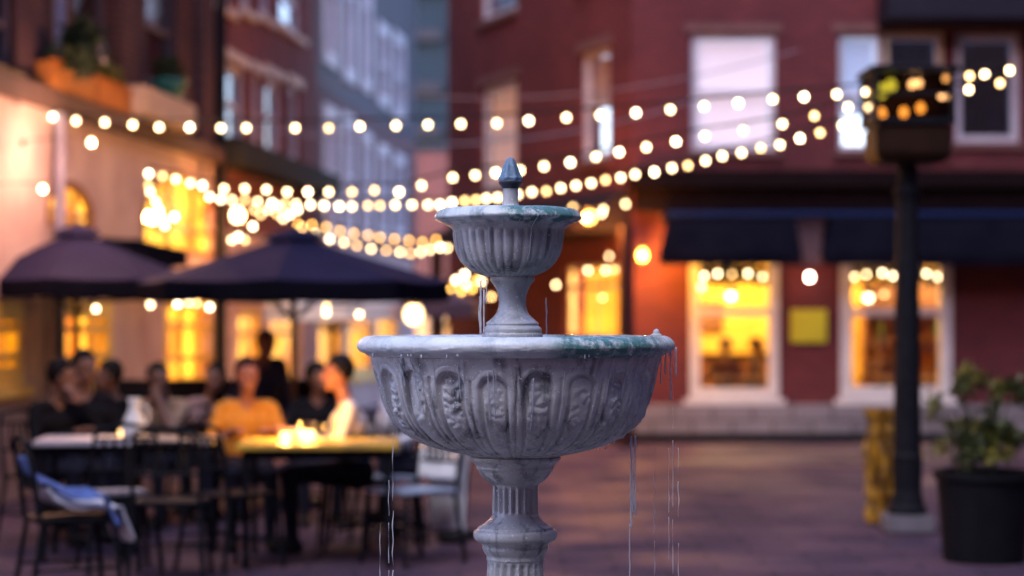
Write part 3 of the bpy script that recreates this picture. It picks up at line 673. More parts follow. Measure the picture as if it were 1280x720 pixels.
def at(x, d): return ((x-640)*d/FPX, d, 0)
ch = make_chair('black slatted chair with its back to us, second from the left edge', GC); ch.location = at(213, 11.9); ch.rotation_euler = (0, 0, radians(183))
def chair(x, d, rz, lab): return dup(ch, at(x, d), radians(rz), lab, GC)
chair(148, 12.3, 200, 'black slatted chair directly left of the one with its back to us')
chair(88, 10.9, 115, 'chair at the left edge with the blue and white jacket on it')
cw = make_chair('chair with pale blue seat and a white coat on its back', 'pale seated chairs beside the candle-lit table', SEATM); cw.location = at(514, 12.7); cw.rotation_euler = (0, 0, radians(-48))
cw2 = dup(cw, at(470, 13.7), radians(-50), 'pale blue seat chair half hidden behind the candle-lit table')
chair(290, 12.4, 140, 'black chair between the white table and the candle-lit table')
def round_table(x, d, r, z, label, top, leg, cat='table', name='cafe_table'):
    t = thing(name, label, cat, at(x, d), 0, 'cafe tables')
    m = MB(); m.lathe([(.01, z-.03), (r-.02, z-.03), (r, z-.02), (r, z-.006), (r-.01, z), (.01, z)], 40); m.build('tabletop', top, t)
    m = MB(); m.tube([(0, 0, .04), (0, 0, z-.031)], .035, 12); m.build('pedestal', leg, t)
    m = MB()
    for k_ in range(4): q = pi/2*k_+.4; m.tube([(.03*cos(q), .03*sin(q), .1), (.2*cos(q), .2*sin(q), .05), (.36*cos(q), .36*sin(q), .018)], [.025, .022, .016], 8)
    m.build('foot', leg, t)
    return t
def rect_table(x, d, wx, wy, z, label, top, rz=0):
    t = thing('cafe_table', label, 'table', at(x, d), radians(rz), 'cafe tables')
    m = MB(); m.box(-wx/2, -wy/2, z-.035, wx/2, wy/2, z); m.build('tabletop', top, t, bevel=.006)
    for sx in (-1, 1):
        for sy in (-1, 1):
            m = MB(); m.tube([(sx*(wx/2-.06), sy*(wy/2-.06), 0), (sx*(wx/2-.06), sy*(wy/2-.06), z-.036)], .02, 8); m.build('leg', BLACKMET, t)
    for q in (-wy/2+.05, wy/2-.07): m = MB(); m.box(-wx/2+.08, q, z-.09, wx/2-.08, q+.02, z-.037); m.build('apron', BLACKMET, t)
    return t
PALETOP = mat('pale_table_top', (.60, .55, .58), .35, (.5, .46, .5), 4)
rect_table(400, 12.75, .98, .85, .75, 'candle-lit honey-coloured wooden table under the big umbrella', WOODY, 3)
rect_table(112, 12.9, .62, .62, .76, 'pale square table at the left, nearest the left edge', PALETOP, 5)
rect_table(212, 13.1, .62, .55, .75, 'table beside the pale square one, behind the slatted chair', mat('grey_table_top', (.42, .34, .30), .35), -3)
round_table(235, 15.3, .38, .75, 'small round table in the rear row under the umbrella', INTERW, BLACKMET)
round_table(480, 14.6, .36, .74, 'round white table just behind the fountain basin', WHITE, BLACKMET)

# jar candle and lantern on the honey table
def candle(x, d, z, label, r=.045, h=.09, watts=3):
    t = thing('candle_jar', label, 'candle', (at(x, d)[0], d, z), 0, 'candles on the tables')
    m = MB(); m.lathe([(.005, .001), (r, .001), (r, h*.6)], 18); m.build('wax', CAND, t, smooth=True)
    m = MB(); m.lathe([(r+.006, 0), (r+.008, h*1.25), (r+.006, h*1.25), (r+.004, .002)], 18, cap=False); m.build('jar', glassmat('jar_glass', refl=0, rough=.3) if 'jar_glass' not in MATS else MATS['jar_glass'], t, smooth=True)
    lamp((0, 0, h*2.2), watts*.5, (1, .50, .10), .03, t); return t
candle(357, 12.95, .751, 'round glowing candle jar, left one on the honey-coloured table', .032, .06, watts=6)
candle(384, 12.85, .751, 'wide glowing candle lantern, right one on the honey-coloured table', .045, .09, 9)
candle(154, 13.1, .763, 'small amber candle on the pale table at the left', .025, .06, .8)
t = thing('carafe', 'white carafe standing on the pale table at the left', 'carafe', (at(168, 13)[0], 13, .761))
m = MB(); m.lathe([(.01, 0), (.075, .0), (.085, .05), (.06, .12), (.035, .17), (.035, .22), (.045, .245), (.03, .24)], 20); m.build('body', WHITE, t, smooth=True)
m = MB(); m.tube([(.04, 0, .21), (.09, 0, .18), (.09, 0, .10), (.065, 0, .08)], .008, 6); m.build('handle', WHITE, t)
t = thing('water_glass', 'clear tumbler on the honey-coloured table, right of the candles', 'glass', (at(410, 12.7)[0], 12.7, .751))
m = MB(); m.lathe([(.005, 0), (.03, 0), (.036, .11), (.034, .11), (.028, .006), (.004, .006)], 16, cap=False); m.build('tumbler', GLASS, t, smooth=True)

# cloths: wrinkled draped sheets with thickness
def drape(name, label, cat, loc, rz, path, width, m, seed, amp=.02, th=.008, group=None):
    """path: (y,z) polyline the cloth follows; width along local x"""
    n = 22; M = 40; pts = []
    tot = [0]
    for a, b_ in zip(path, path[1:]): tot.append(tot[-1]+sqrt((a[0]-b_[0])**2+(a[1]-b_[1])**2))
    def pos(s):
        for i in range(len(path)-1):
            if s <= tot[i+1]+1e-9:
                f = (s-tot[i])/(tot[i+1]-tot[i]); return path[i][0]+(path[i+1][0]-path[i][0])*f, path[i][1]+(path[i+1][1]-path[i][1])*f
        return path[-1]
    mb = MB(); vs = []
    for i in range(M+1):
        s = tot[-1]*i/M
        y, z = pos(s)
        for k_ in range(n+1):
            x = (k_/n-.5)*width; nn = mn.noise(Vector((x*9+seed, s*4, seed)))
            vs.append((x*(1+.12*mn.noise(Vector((s*5, seed, 1)))), y+amp*nn, z+amp*.8*mn.noise(Vector((x*7, s*6+seed, 3)))+amp*.4))
    fs = [(i*(n+1)+k_, i*(n+1)+k_+1, (i+1)*(n+1)+k_+1, (i+1)*(n+1)+k_) for i in range(M) for k_ in range(n)]
    mb.add(vs, fs); o = mb.build(name, m, smooth=True); md = o.modifiers.new('solid', 'SOLIDIFY'); md.thickness = th
    o.location = loc; o.rotation_euler = (0, 0, rz); tag(o, label, cat, group); return o
drape('coat', 'white coat hanging over the back of the pale blue seated chair', 'coat', at(514, 12.7), radians(-48), [(.20, .50), (.255, .80), (.29, .93), (.31, .80), (.30, .50), (.30, .17)], .36, mat('coat_white', (.88, .86, .86), .85, (.78, .76, .77), 6), 2)
drape('jacket', 'white jacket heaped on the leftmost chair seat', 'jacket', at(88, 10.9), radians(115), [(-.30, .30), (-.24, .48), (0, .50), (.15, .54), (.18, .60)], .38, CLOTH, 5, amp=.06)
drape('scarf', 'blue scarf lying over the white jacket on the leftmost chair', 'scarf', at(80, 10.8), radians(100), [(-.28, .40), (-.22, .54), (0, .58), (.16, .66), (.20, .76)], .22, BLUECL, 9, amp=.06)
m = MB(); m.box(-.15, -.11, 0, .15, .11, .012); m.box(-.149, -.109, .0125, .145, .105, .02)
o = m.build('newspaper', mat('newsprint', (.62, .55, .56), .8, (.3, .25, .26), 30)); o.location = (at(148, 12.3)[0], 12.3, .462); o.rotation_euler = (0, 0, .4); tag(o, 'folded newspaper lying on the seat of the chair left of the slatted one', 'newspaper')

# low black barrier at the back of the terrace
def barrier(x0, x1, d, label):
    t = thing('terrace_barrier', label, 'barrier', at(x0, d), 0, 'terrace barriers'); W = (x1-x0)*d/FPX; n = max(2, round(W/1.3)+1)
    m = MB(); m.box(0, -.012, .42, W, .012, 1.0); m.build('screen', mat('black_canvas', (.014, .013, .018), .8), t)
    for k_ in range(n):
        u = W*k_/(n-1); m = MB(); m.tube([(u, 0, .012), (u, 0, 1.06)], .022, 8); m.lathe([(.15, 0), (.14, .012)], 16, c=(u, 0)); m.build('post', BLACKMET, t)
    return t
barrier(120, 300, 17.2, 'low black canvas barrier behind the diners, left stretch')
barrier(318, 430, 17.4, 'low black canvas barrier behind the diners, stretch nearer the fountain')

# ------------------------------------------------------------------ people
SKIN = mat('skin', (.26, .12, .08), .6, (.22, .10, .065), 9)
EYE = mat('eye_dark', (.02, .015, .015), .3)
SHOE = mat('shoe_leather', (.02, .018, .018), .5)
def cl(name, c, r=.85): return mat(name, c, r, tuple(q*.7 for q in c), 9, bump=.25, bscale=18)
def person(label, locn, rz, pose='seat', shirt=None, trousers=None, hair=(.02, .014, .01), s=1.0, lean=0.0, turn=0.0, sleeves='long', longhair=False, arms='table', skin=None, grp='people on the terrace'):
    t = thing('person', label, 'person', locn, rz, grp); shirt = shirt or cl('dark_shirt', (.02, .02, .03)); trousers = trousers or cl('dark_trousers', (.02, .02, .035))
    mb = MB(); seg = []
    def cap(a, b_, ra, rb, reg): mb.capsule(a, b_, ra, rb, 14); seg.append((Vector(a), Vector(b_), reg))
    if pose == 'seat': H = .53; kn = lambda q: (q*.13, -.44, .52); an = lambda q: (q*.13, -.42, .10); to = lambda q: (q*.14, -.56, .045)
    else: H = .90; kn = lambda q: (q*.11, -.02+.03*q, .49); an = lambda q: (q*.12, .03+.05*q, .09); to = lambda q: (q*.13, -.11+.05*q, .04)
    def up(x, y, z):  # torso-relative point, leaned about the hips
        return (x, y*cos(lean)-z*sin(lean), H+z*cos(lean)+y*sin(lean))
    cap(up(-.08, 0, 0), up(.08, 0, 0), .125, .125, 'tr'); cap(up(0, 0, .05), up(0, -.005, .20), .125, .12, 'sh')
    cap(up(-.075, 0, .14), up(.075, 0, .14), .10, .10, 'sh'); cap(up(-.085, .005, .31), up(.085, .005, .31), .118, .118, 'sh'); cap(up(0, 0, .2), up(0, 0, .31), .13, .13, 'sh')
    cap(up(-.14, .01, .42), up(.14, .01, .42), .062, .062, 'sh'); cap(up(0, .01, .40), up(0, .01, .46), .085, .06, 'sh')
    cap(up(0, .005, .45), up(0, -.01, .56), .052, .048, 'sk')
    for q in (-1, 1):
        hip = up(q*.09, 0, 0) if pose == 'seat' else (q*.095, 0, .88)
        cap(hip, kn(q), .088, .062, 'tr'); cap(kn(q), an(q), .058, .038, 'tr'); cap(an(q), (an(q)[0], an(q)[1], .05), .036, .036, 'fo'); cap((an(q)[0], an(q)[1]+.03, .045), to(q), .040, .034, 'fo')
        shd = Vector(up(q*.175, .01, .41))
        if arms == 'table': el = Vector((q*.26, shd.y-.10, H+.17)); wr = Vector((q*.13, shd.y-.36, H+.262))
        elif arms == 'lap': el = Vector((q*.25, shd.y-.03, H+.13)); wr = Vector((q*.10, shd.y-.24, H+.16))
        elif arms == 'face' and q == 1: el = Vector((q*.20, shd.y-.26, H+.25)); wr = Vector((q*.06, shd.y-.20, H+.46))
        elif arms == 'face': el = Vector((q*.26, shd.y-.10, H+.17)); wr = Vector((q*.13, shd.y-.36, H+.262))
        else: el = Vector(up(q*.23, -.12, .16)); wr = Vector(up(q*.18, -.34, .12))
        cap(shd, el, .052, .041, 'sh'); cap(el, wr, .040, .027, 'sh' if sleeves == 'long' else 'sk')
        d = (wr-el).normalized(); side = Vector((-q, 0, 0)); side = (side-d*side.dot(d)).normalized(); nrm = d.cross(side)*(-q)
        if nrm.z > 0: nrm = -nrm
        palm = wr+d*.055; mb.capsule(wr+d*.02-side*.018, wr+d*.078-side*.018, .018, .017, 10); mb.capsule(wr+d*.02+side*.018, wr+d*.078+side*.018, .018, .017, 10); seg.append((wr, wr+d*.18, 'sk'))
        for k_, (off, ln) in enumerate(((.030, .070), (.010, .080), (-.011, .074), (-.031, .058))):
            a = wr+d*.082+side*off; b1 = a+d*ln*.5+nrm*.006; c1 = b1+(d*.75+nrm*.65).normalized()*ln*.5
            mb.capsule(a, b1, .0095, .009, 8); mb.capsule(b1, c1, .009, .0075, 8)
        a = wr+d*.025+side*.032; b1 = a+(d*.6+side*.7).normalized()*.04; mb.capsule(a, b1, .012, .0105, 8); mb.capsule(b1, b1+(d*.85+side*.2+nrm*.2).normalized()*.034, .0105, .008, 8)
    hc = Vector(up(0, -.03, .655)); Rm = Matrix.Rotation(turn, 3, 'Z')
    hv = MB(); hv.ell((0, .01, .02), (.076, .093, .10), 20, 14); hv.ell((0, -.022, -.045), (.056, .064, .068), 16, 10)
    hv.capsule((0, -.078, .01), (0, -.108, -.022), .009, .014, 8); hv.capsule((-.012, -.088, -.026), (.012, -.088, -.026), .010, .010, 8)
    hv.capsule((-.018, -.076, -.052), (.018, -.076, -.052), .009, .009, 8); hv.capsule((-.035, -.074, .026), (.035, -.074, .026), .012, .012, 8); hv.ell((0, -.062, -.093), (.022, .02, .018), 10, 8)
    for q in (-1, 1): hv.ell((q*.078, .012, -.005), (.010, .018, .030), 10, 8)
    vv = [hc+Rm @ Vector(p) for p in hv.v]; o_ = len(mb.v); mb.v += [tuple(p) for p in vv]; mb.f += [tuple(i+o_ for i in f) for f in hv.f]; mb.mi += [0]*len(hv.f)
    raw = mb.build('raw', SKIN); rm = raw.modifiers.new('r', 'REMESH'); rm.mode = 'VOXEL'; rm.voxel_size = .0085
    sm_ = raw.modifiers.new('s', 'SMOOTH'); sm_.iterations = 3; sm_.factor = .5
    dg = bpy.context.evaluated_depsgraph_get(); me = bpy.data.meshes.new_from_object(raw.evaluated_get(dg)); bpy.data.objects.remove(raw)
    me.materials.clear(); 
    for m_ in (skin or SKIN, shirt, trousers, SHOE, EYE): me.materials.append(m_)
    idx = {'sk': 0, 'sh': 1, 'tr': 2, 'fo': 3}; inv = Rm.inverted(); segs = [(a, b_, (b_-a), max((b_-a).length_squared, 1e-6), idx[r]) for a, b_, r in seg]
    mi = []
    for p in me.polygons:
        c_ = p.center; h = inv @ (c_-hc)
        if h.length < .135 and h.z > -.10:
            e = min((h-Vector((q*.03, -.078, .006))).length for q in (-1, 1)); mi.append(4 if e < .011 else 0); continue
        best = 9; bi = 0
        for a, b_, d, l2, r in segs:
            tt = max(0, min(1, (c_-a).dot(d)/l2)); dd = (c_-(a+d*tt)).length
            if dd < best: best = dd; bi = r
        mi.append(bi)
    me.polygons.foreach_set('material_index', mi); me.polygons.foreach_set('use_smooth', [True]*len(mi)); me.name = 'body'
    # fold wrinkles on clothes
    for v in me.vertices:
        pass
    bo = bpy.data.objects.new('body', me); C.objects.link(bo); bo.parent = t
    hm = MB(); hm.ell((0, .022, .035), (.086, .098, .102), 28, 20)
    if longhair: hm.ell((0, .06, -.07), (.080, .055, .13), 20, 14)
    nv = []
    for p in hm.v:
        p = Vector(p)
        if p.y < -.02 and p.z < .065: p = Vector((p.x*.80, p.y*.55+.01, max(p.z, -.02) if not longhair else p.z))
        elif p.z < -.03 and not longhair: p.z = -.03-(-.03-p.z)*.5; p.x *= .85
        p *= 1+.05*mn.noise(p*40)
        nv.append(tuple(hc+Rm @ p))
    hm.v = nv; hm.build('hair', mat('hair_%d' % int(hair[0]*1000), hair, .6, tuple(q*.5 for q in hair), 40, stretch=(1, 1, .2)), t, smooth=True)
    t.scale = (s, s, s)
    return t
def seated(label, x, d, rz, **kw):
    lab = kw.pop('chairlab'); nochair = kw.pop('nochair', False)
    p = person(label, at(x, d), radians(rz), **kw)
    dup(ch, at(x, d), radians(rz), lab, GC); bpy.context.view_layer.update()
    # sit back on the seat
    return p
ORS = cl('orange_shirt', (.56, .22, .02)); TAN = cl('tan_shirt', (.42, .26, .16)); WHS = cl('white_shirt', (.62, .52, .48)); NVS = cl('navy_jacket', (.03, .035, .10))
RSK = mat('ruddy_skin', (.30, .11, .08), .6)
seated('person in a loose orange top sitting behind the honey-coloured table', 307, 13.75, 12, shirt=ORS, hair=(.05, .016, .014), s=.97, lean=.2, sleeves='short', arms='table', chairlab='chair under the person in the orange top', turn=.2, skin=RSK)
seated('dark-haired person in profile at the right of the candles, pale shirt', 444, 13.35, -80, shirt=WHS, hair=(.015, .01, .01), lean=.14, s=.98, arms='table', chairlab='chair under the dark-haired person in profile by the candles', skin=RSK)
seated('dark-haired person in black, leftmost at the terrace edge', 58, 13.9, 55, shirt=cl('black_coat', (.012, .011, .014)), hair=(.015, .01, .01), lean=.22, turn=.7, s=.96, arms='face', chairlab='chair under the leftmost person in black')
seated('person in black coat with a blue shirt, next to the leftmost one', 105, 14.2, 20, shirt=cl('black_coat', (.012, .011, .014)), hair=(.012, .009, .009), lean=.05, s=.99, arms='lap', turn=.4, chairlab='chair under the person in black with the blue shirt')
seated('dark-clothed person sitting between the two left umbrella poles', 152, 14.9, -30, shirt=cl('black_coat', (.012, .011, .014)), s=.94, lean=.2, turn=-.8, arms='lap', chairlab='chair under the person between the umbrella poles')
seated('person in a tan top sitting in the rear row, behind the carafe', 214, 15.1, -20, shirt=TAN, sleeves='short', s=.93, lean=.26, turn=.9, arms='face', longhair=True, chairlab='chair under the person in the tan top')
seated('person in pale pink beside the one in the tan top', 256, 15.5, 30, shirt=cl('pink_shirt', (.45, .27, .24)), sleeves='short', s=.93, lean=.3, turn=-.9, arms='table', longhair=True, chairlab='chair under the person in pale pink')
seated('shadowed person in black behind the candles, left of the profile figure', 396, 15.3, 10, shirt=cl('black_coat', (.012, .011, .014)), s=.92, lean=.2, turn=.9, chairlab='chair under the shadowed person behind the candles')
seated('person in a white shirt almost hidden by the fountain basin', 497, 14.0, 70, shirt=cl('bright_shirt', (.75, .72, .78)), s=.97, chairlab='chair under the person hidden by the basin')
person('person in a navy jacket standing and bending over behind the orange top', at(320, 16.6), radians(20), 'stand', shirt=NVS, hair=(.10, .03, .025), s=.92, lean=.62, arms='reach', skin=RSK)

# diners inside the shop windows
DK = cl('brown_top', (.10, .03, .02))
pin = person('diner with brown top inside the left shop window, left one', RF.world(1.28, 1.0, .025), -.3, shirt=DK, s=.95, grp='diners inside the shop')
bpy.context.view_layer.update()
dup(pin, RF.world(1.68, 1.15, .025), radians(75), 'diner inside the left shop window, right one', 'diners inside the shop')
dup(pin, RF.world(3.32, 1.1, .025), radians(-30), 'diner inside the window by the lamp post', 'diners inside the shop')
def inner_table(u, lab):
    return rect_like(u, lab)
for u, lab in ((1.5, 'brown table inside the left shop window'), (3.55, 'brown table inside the window by the lamp post')):
    t = thing('dining_table', lab, 'table', RF.world(u, .62, .025), 0, 'tables inside the shop')
    m = MB(); m.box(-.38, -.25, .70, .38, .25, .74); m.build('tabletop', INTERW, t); m = MB(); m.tube([(0, 0, 0), (0, 0, .7)], .04, 8); m.build('pedestal', BLACKMET, t)
for k_, (u, z, w_, h_) in enumerate(((1.05, 1.35, .34, .42), (4.3, 1.2, .5, .6))):
    m = MB(); m.box(0, 0, 0, w_, .03, h_); m.box(.04, -.004, .04, w_-.04, -.001, h_-.04)
    o = m.build('picture_frame', INTERW); o.location = RF.world(u+.1, 3.45, z); tag(o, ('small brown picture on the back wall of the left shop window', 'large brown picture on the back wall of the window by the post')[k_], 'picture')
t = thing('shelf_unit', 'dark brown bottle shelf inside the window by the lamp post', 'shelf', RF.world(3.35, 2.6, .025), 0)
m = MB(); m.box(0, 0, 0, .04, .3, 2); m.box(2.2, 0, 0, 2.24, .3, 2); [m.box(.04, 0, z, 2.2, .3, z+.03) for z in (.3, .75, 1.2, 1.6)]; m.box(.04, .28, 0, 2.2, .3, 2); m.build('frame', INTERW, t)
for k_ in range(16):
    u = .12+.13*k_; z = (.78, 1.23, .33)[k_ % 3]
    m = MB(); m.lathe([(.005, 0), (.035, 0), (.035, .16), (.012, .2), (.012, .26)], 8, c=(u, .12)); o = m.build('bottle', mat('bottle_%d' % (k_ % 3), ((.3, .1, .02), (.1, .15, .03), (.4, .25, .05))[k_ % 3], .2), smooth=True)
    o.location = RF.world(3.35, 2.6, .025+z); tag(o, '%s bottle %s on the %s board of the shop shelf' % (('brown', 'green', 'amber')[k_ % 3], ('at the left end', 'second from the left', 'in the left half', 'in the middle', 'in the right half', 'at the right end')[k_//3], ('middle', 'upper', 'bottom')[k_ % 3]), 'bottle', 'bottles on the shop shelf')
# leafy garland over the shop windows (inside)
for (a, e, lab) in ((w1, None, 'leafy garland across the top of the left shop window'), (w2, None, 'leafy garland across the top of the window by the lamp post')):
    m = MB()
    for k_ in range(9): leaf_cloud(m, (a[0]+.16+(a[1]-a[0]-.32)*k_/8, .48, a[3]-.26+.05*(k_ % 2)), (.13, .08, .17), 90, .10, k_*7)
    o = m.build('garland', LEAFD); o.location = RF.o; tag(o, lab, 'garland', 'window garlands')

# ------------------------------------------------------------------ lamp post
d = 14.5; t = thing('street_lamp', 'tall black lamp post with a boxy glass lantern head', 'lamp post', at(1134, d)); 
m = MB(); m.box(-.17, -.17, 0, .17, .17, .13); m.build('plinth', mat('grey_plinth', (.20, .18, .20), .7), t, bevel=.02)
ZB = zat(206, d)
m = MB(); m.lathe([(.14, .132), (.14, .17), (.12, .20), (.10, .30), (.105, .5), (.11, .54), (.098, .56), (.088, 1.6), (.078, ZB-.25), (.095, ZB-.2), (.095, ZB-.17), (.07, ZB-.14), (.07, ZB)], 20); m.build('pole', BLACKMET, t, smooth=False)
z155, z85 = zat(155, d), zat(88, d); W = .265
bz = z155-ZB
m = MB(); m.add([(sx*wx, sy*wx, z) for wx, z in ((.19, ZB), (.24, ZB+.02), (W-.004, ZB+.07), (W, z155-.02)) for sx, sy in ((-1, -1), (1, -1), (1, 1), (-1, 1))],
      [(4*j+a, 4*j+(a+1) % 4, 4*j+4+(a+1) % 4, 4*j+4+a) for j in range(3) for a in range(4)]+[(0, 3, 2, 1), (12, 13, 14, 15)])
m.build('bowl', mat('bronze_bowl', (.035, .016, .009), .5, (.022, .011, .007), 6, metal=.3), t, bevel=.02)
m = MB(); 
for sx in (-1, 1):
    for sy in (-1, 1): m.box(sx*W-.018, sy*W-.018, z155, sx*W+.018, sy*W+.018, z85-.04)
m.box(-W-.02, -W-.02, z155-.019, W+.02, W+.02, z155+.02); m.box(-W-.04, -W-.04, z85-.038, W+.04, W+.04, z85)
m.box(-W, -W-.01, (z155+z85)/2-.012, W, -W+.01, (z155+z85)/2+.012)
m.add([(-W-.04, -W-.04, z85+.001), (W+.04, -W-.04, z85+.001), (W+.04, W+.04, z85+.001), (-W-.04, W+.04, z85+.001), (0, 0, z85+.05)], [(0, 1, 4), (1, 2, 4), (2, 3, 4), (3, 0, 4), (0, 1, 2, 3)])
m.build('lantern_frame', BLACKMET, t)
DG = glassmat('lantern_glass', tint=(.40, .34, .28), refl=.04, rough=.05)
for sx, sy in ((0, -1), (1, 0), (0, 1), (-1, 0)):
    m = MB()
    if sx == 0: m.box(-W+.02, sy*W-.003, z155+.02, W-.02, sy*W+.003, z85-.04)
    else: m.box(sx*W-.003, -W+.02, z155+.02, sx*W+.003, W-.02, z85-.04)
    m.build('pane', DG, t)
GLINTG = emit('green_string_reflection', (.45, .5, .05), 1.6); GLINTA = emit('amber_string_reflection', (1, .45, .08), 2.0)  # glow colours for string lights reflected in the lantern glass
for px_, py_, mm, r_ in ((1100, 115, GLINTG, .045), (1112, 108, GLINTG, .04), (1093, 120, GLINTG, .03), (1138, 107, BULBG, .022), (1147, 105, BULBG, .022), (1100, 143, GLINTA, .035), (1128, 141, GLINTA, .03), (1149, 136, GLINTA, .03), (1128, 149, GLINTA, .025)):
    p = P(px_, py_, d)-Vector(at(1134, d)); m = MB(); m.ell((p.x, -.05, p.z), (r_, r_, r_*1.25), 10, 8); m.build('bulb', mm, t, smooth=True)  # glowing blobs imitate reflected string lights, not bulbs of the lantern
m = MB(); m.box(-W+.03, .10, z155+.02, W-.03, .12, z85-.04); m.build('inner_panel', mat('lantern_inner', (.03, .018, .012), .5), t)

# golden bundle and planter
t0 = at(1100, 15.1); H = zat(511, 15.1); m = MB()
def crn(r, z, q, i):
    n_ = mn.noise(Vector((cos(q)*2.2, sin(q)*2.2, z*5.2))); n2 = mn.noise(Vector((cos(q+z*2)*7, sin(q+z*2)*7, z*3.0+4))); n3 = abs(mn.noise(Vector((cos(q)*5, sin(q)*5, z*14))))
    return r*(1+.22*n_+.40*n2-.25*n3), z
m.lathe([(.02, 0)]+[(.105+.012*mn.noise(Vector((0, k_*.21, 7)))*2, H*k_/40) for k_ in range(1, 41)]+[(.02, H)], 72, crn); 
o = m.build('dried_stalk_bundle', mat('golden_stalks', (.62, .31, .02), .5, (.16, .07, .012), 14, (.38, .58), stretch=(1, 1, .4), bump=.6, bscale=40)); o.location = t0
tag(o, 'crinkled golden-brown stalk bundle standing beside the lamp post', 'stalk bundle')
d = 12.8; t = thing('planter', 'tall black planter with leafy green shrub, partly yellow-lit, at the right edge', 'planter', at(1230, d))
zp = zat(588, d)
m = MB(); m.lathe([(.01, 0), (.25, 0), (.29, zp-.06), (.31, zp-.05), (.31, zp), (.27, zp), (.26, zp-.08), (.01, zp-.08)], 32); m.build('pot', BLACK, t, smooth=False)
m = MB()
for k_ in range(16):
    q = random.uniform(0, 2*pi); rr = random.uniform(.05, .24); hgt = random.uniform(.25, .62)
    tip = Vector((rr*cos(q)*1.2, rr*sin(q)*1.2, zp+hgt)); m.tube([(rr*.4*cos(q), rr*.4*sin(q), zp-.08), tip*.6+Vector((0, 0, zp*.4)), tip], .006, 5)
m.build('stem', LEAFD, t)
m = MB(); rn = random.Random(4)
for k_ in range(20):
    q = rn.uniform(0, 2*pi); rr = rn.uniform(.03, .30); z = zp+rn.uniform(.02, .60); leaf_cloud(m, (rr*cos(q), rr*sin(q), z), (.10, .10, .09), 60, .055, k_)
m.cur = 1
for k_ in range(24):
    q = rn.uniform(0, 2*pi); rr = rn.uniform(.05, .34); z = zp+rn.uniform(.1, .62); leaf_cloud(m, (rr*cos(q), rr*sin(q), z), (.08, .08, .07), 40, .05, k_+50)
m.build('foliage', [LEAF, LEAF_LIT], t)

# ------------------------------------------------------------------ the fountain
FD = 6.0; SCL = FD/FPX
def fz(y): return CH+(HY-y)*SCL
def prof(lst): return [(r*SCL, fz(y)) for r, y in lst]
def smoothprof(lst, n):
    pts = prof(lst); out = []
    m_ = len(pts)
    for i in range(m_-1):
        p0 = pts[max(i-1, 0)]; p1 = pts[i]; p2 = pts[i+1]; p3 = pts[min(i+2, m_-1)]
        for k_ in range(n):
            t_ = k_/n; q = []
            for a in (0, 1):
                q.append(.5*((2*p1[a])+(-p0[a]+p2[a])*t_+(2*p0[a]-5*p1[a]+4*p2[a]-p3[a])*t_**2+(-p0[a]+3*p1[a]-3*p2[a]+p3[a])*t_**3))
            out.append((max(q[0], .001), q[1]))
    out.append(pts[-1]); return out
F = thing('stone_fountain', 'two-tiered weathered grey stone fountain dripping water, in sharp focus', 'fountain', ((645-640)*SCL, FD, 0))
ox = lambda x: (x-645)*SCL
ST = stonemat('weathered_stone'); STR = stonemat('skylit_rim_stone', (.08, .46, 1.0), base=(.90, .95, .95), dark=(.55, .62, .64))  # STR is paler and cyan: skylight on the rim put into the colour
STR2 = stonemat('skylit_small_rim_stone', (-.06, .24, .35), base=(.80, .87, .87), dark=(.32, .40, .41)); STL = stonemat('pale_stone', None, base=(.68, .69, .71), dark=(.32, .33, .35))  # STR2 likewise carries the upper rim's skylight in its colour
def nz(v, s): return mn.noise(Vector(v)*s)
# main basin bowl with carved gadroon panels
NL = 20; ytop, ybot = 447, 571
bowl = smoothprof([(182, 444), (181, 450), (178, 458), (175, 470), (172, 484), (168, 498), (161, 514), (151, 529), (134, 544), (110, 556), (82, 564), (58, 569), (52, 571)], 14)
zA = fz(463)
def carve(r, z, q, i):
    ph = ((q/(2*pi)*NL) % 1)*2-1; lob = int(q/(2*pi)*NL)
    rl = mn.noise(Vector((lob*7.7, 3, 1))); ph += .08*mn.noise(Vector((lob*5.1, z*9, 2)))
    arc = (zA-z)/(pi*.40/NL)+.35*rl  # in half pitch units below the top
    spread = 1.0
    if arc < .62: dd = sqrt(ph*ph+(.62-arc)**2) if arc > -.5 else 9
    else: dd = abs(ph)
    fade = min(1, max(0, (r-.13)/.05))
    off = 0
    low = min(1, max(0, (arc-.4)/1.6)); alt = 1 if lob % 2 else .55
    if dd < .50: off = -.019*(1-low)*alt-.003+.007*low*sqrt(max(0, 1-(dd/.5)**2))
    elif dd < .62: off = -.016
    elif dd < .70: off = -.014+.016*(dd-.62)/.08
    elif dd < .90: off = .001+.001*sin(pi*(dd-.7)/.2)
    elif arc > .2: off = .002-.008*min(1, (abs(ph)-.9)/.08 if abs(ph) > .9 else 0)
    else: off = .0
    if arc < -.42: off = .0
    x_, y_ = r*cos(q), r*sin(q)
    if dd < .44 and arc > .3:
        orn = abs(nz((x_, y_, z), 34+6*(lob % 3)))-.18; off += (.030 if lob % 2 else .012)*max(-.3, min(.45, orn))*min(1, (arc-.3)*3)*max(0, 1-arc/5.2)
    off *= (.35+.65*fade)*(.95+.5*nz((lob*3.1, 0, z*3), 1))*(1-.5*min(1, max(0, 2.2*nz((x_, y_, z), 5))))
    off += .003*nz((x_, y_, z), 12)+.0012*nz((x_, y_, z), 50)
    return r+off, z
m = MB(); m.lathe(bowl, 880, carve); m.build('basin_bowl', ST, F, smooth=True)
def rough(a=.0012, s=30, b=.003, sb=6):
    def f(r, z, q, i):
        x_, y_ = r*cos(q), r*sin(q); return r+b*nz((x_, y_, z), sb)+a*nz((x_, y_, z), s), z+a*.8*nz((y_, x_, z), s*.7)
    return f
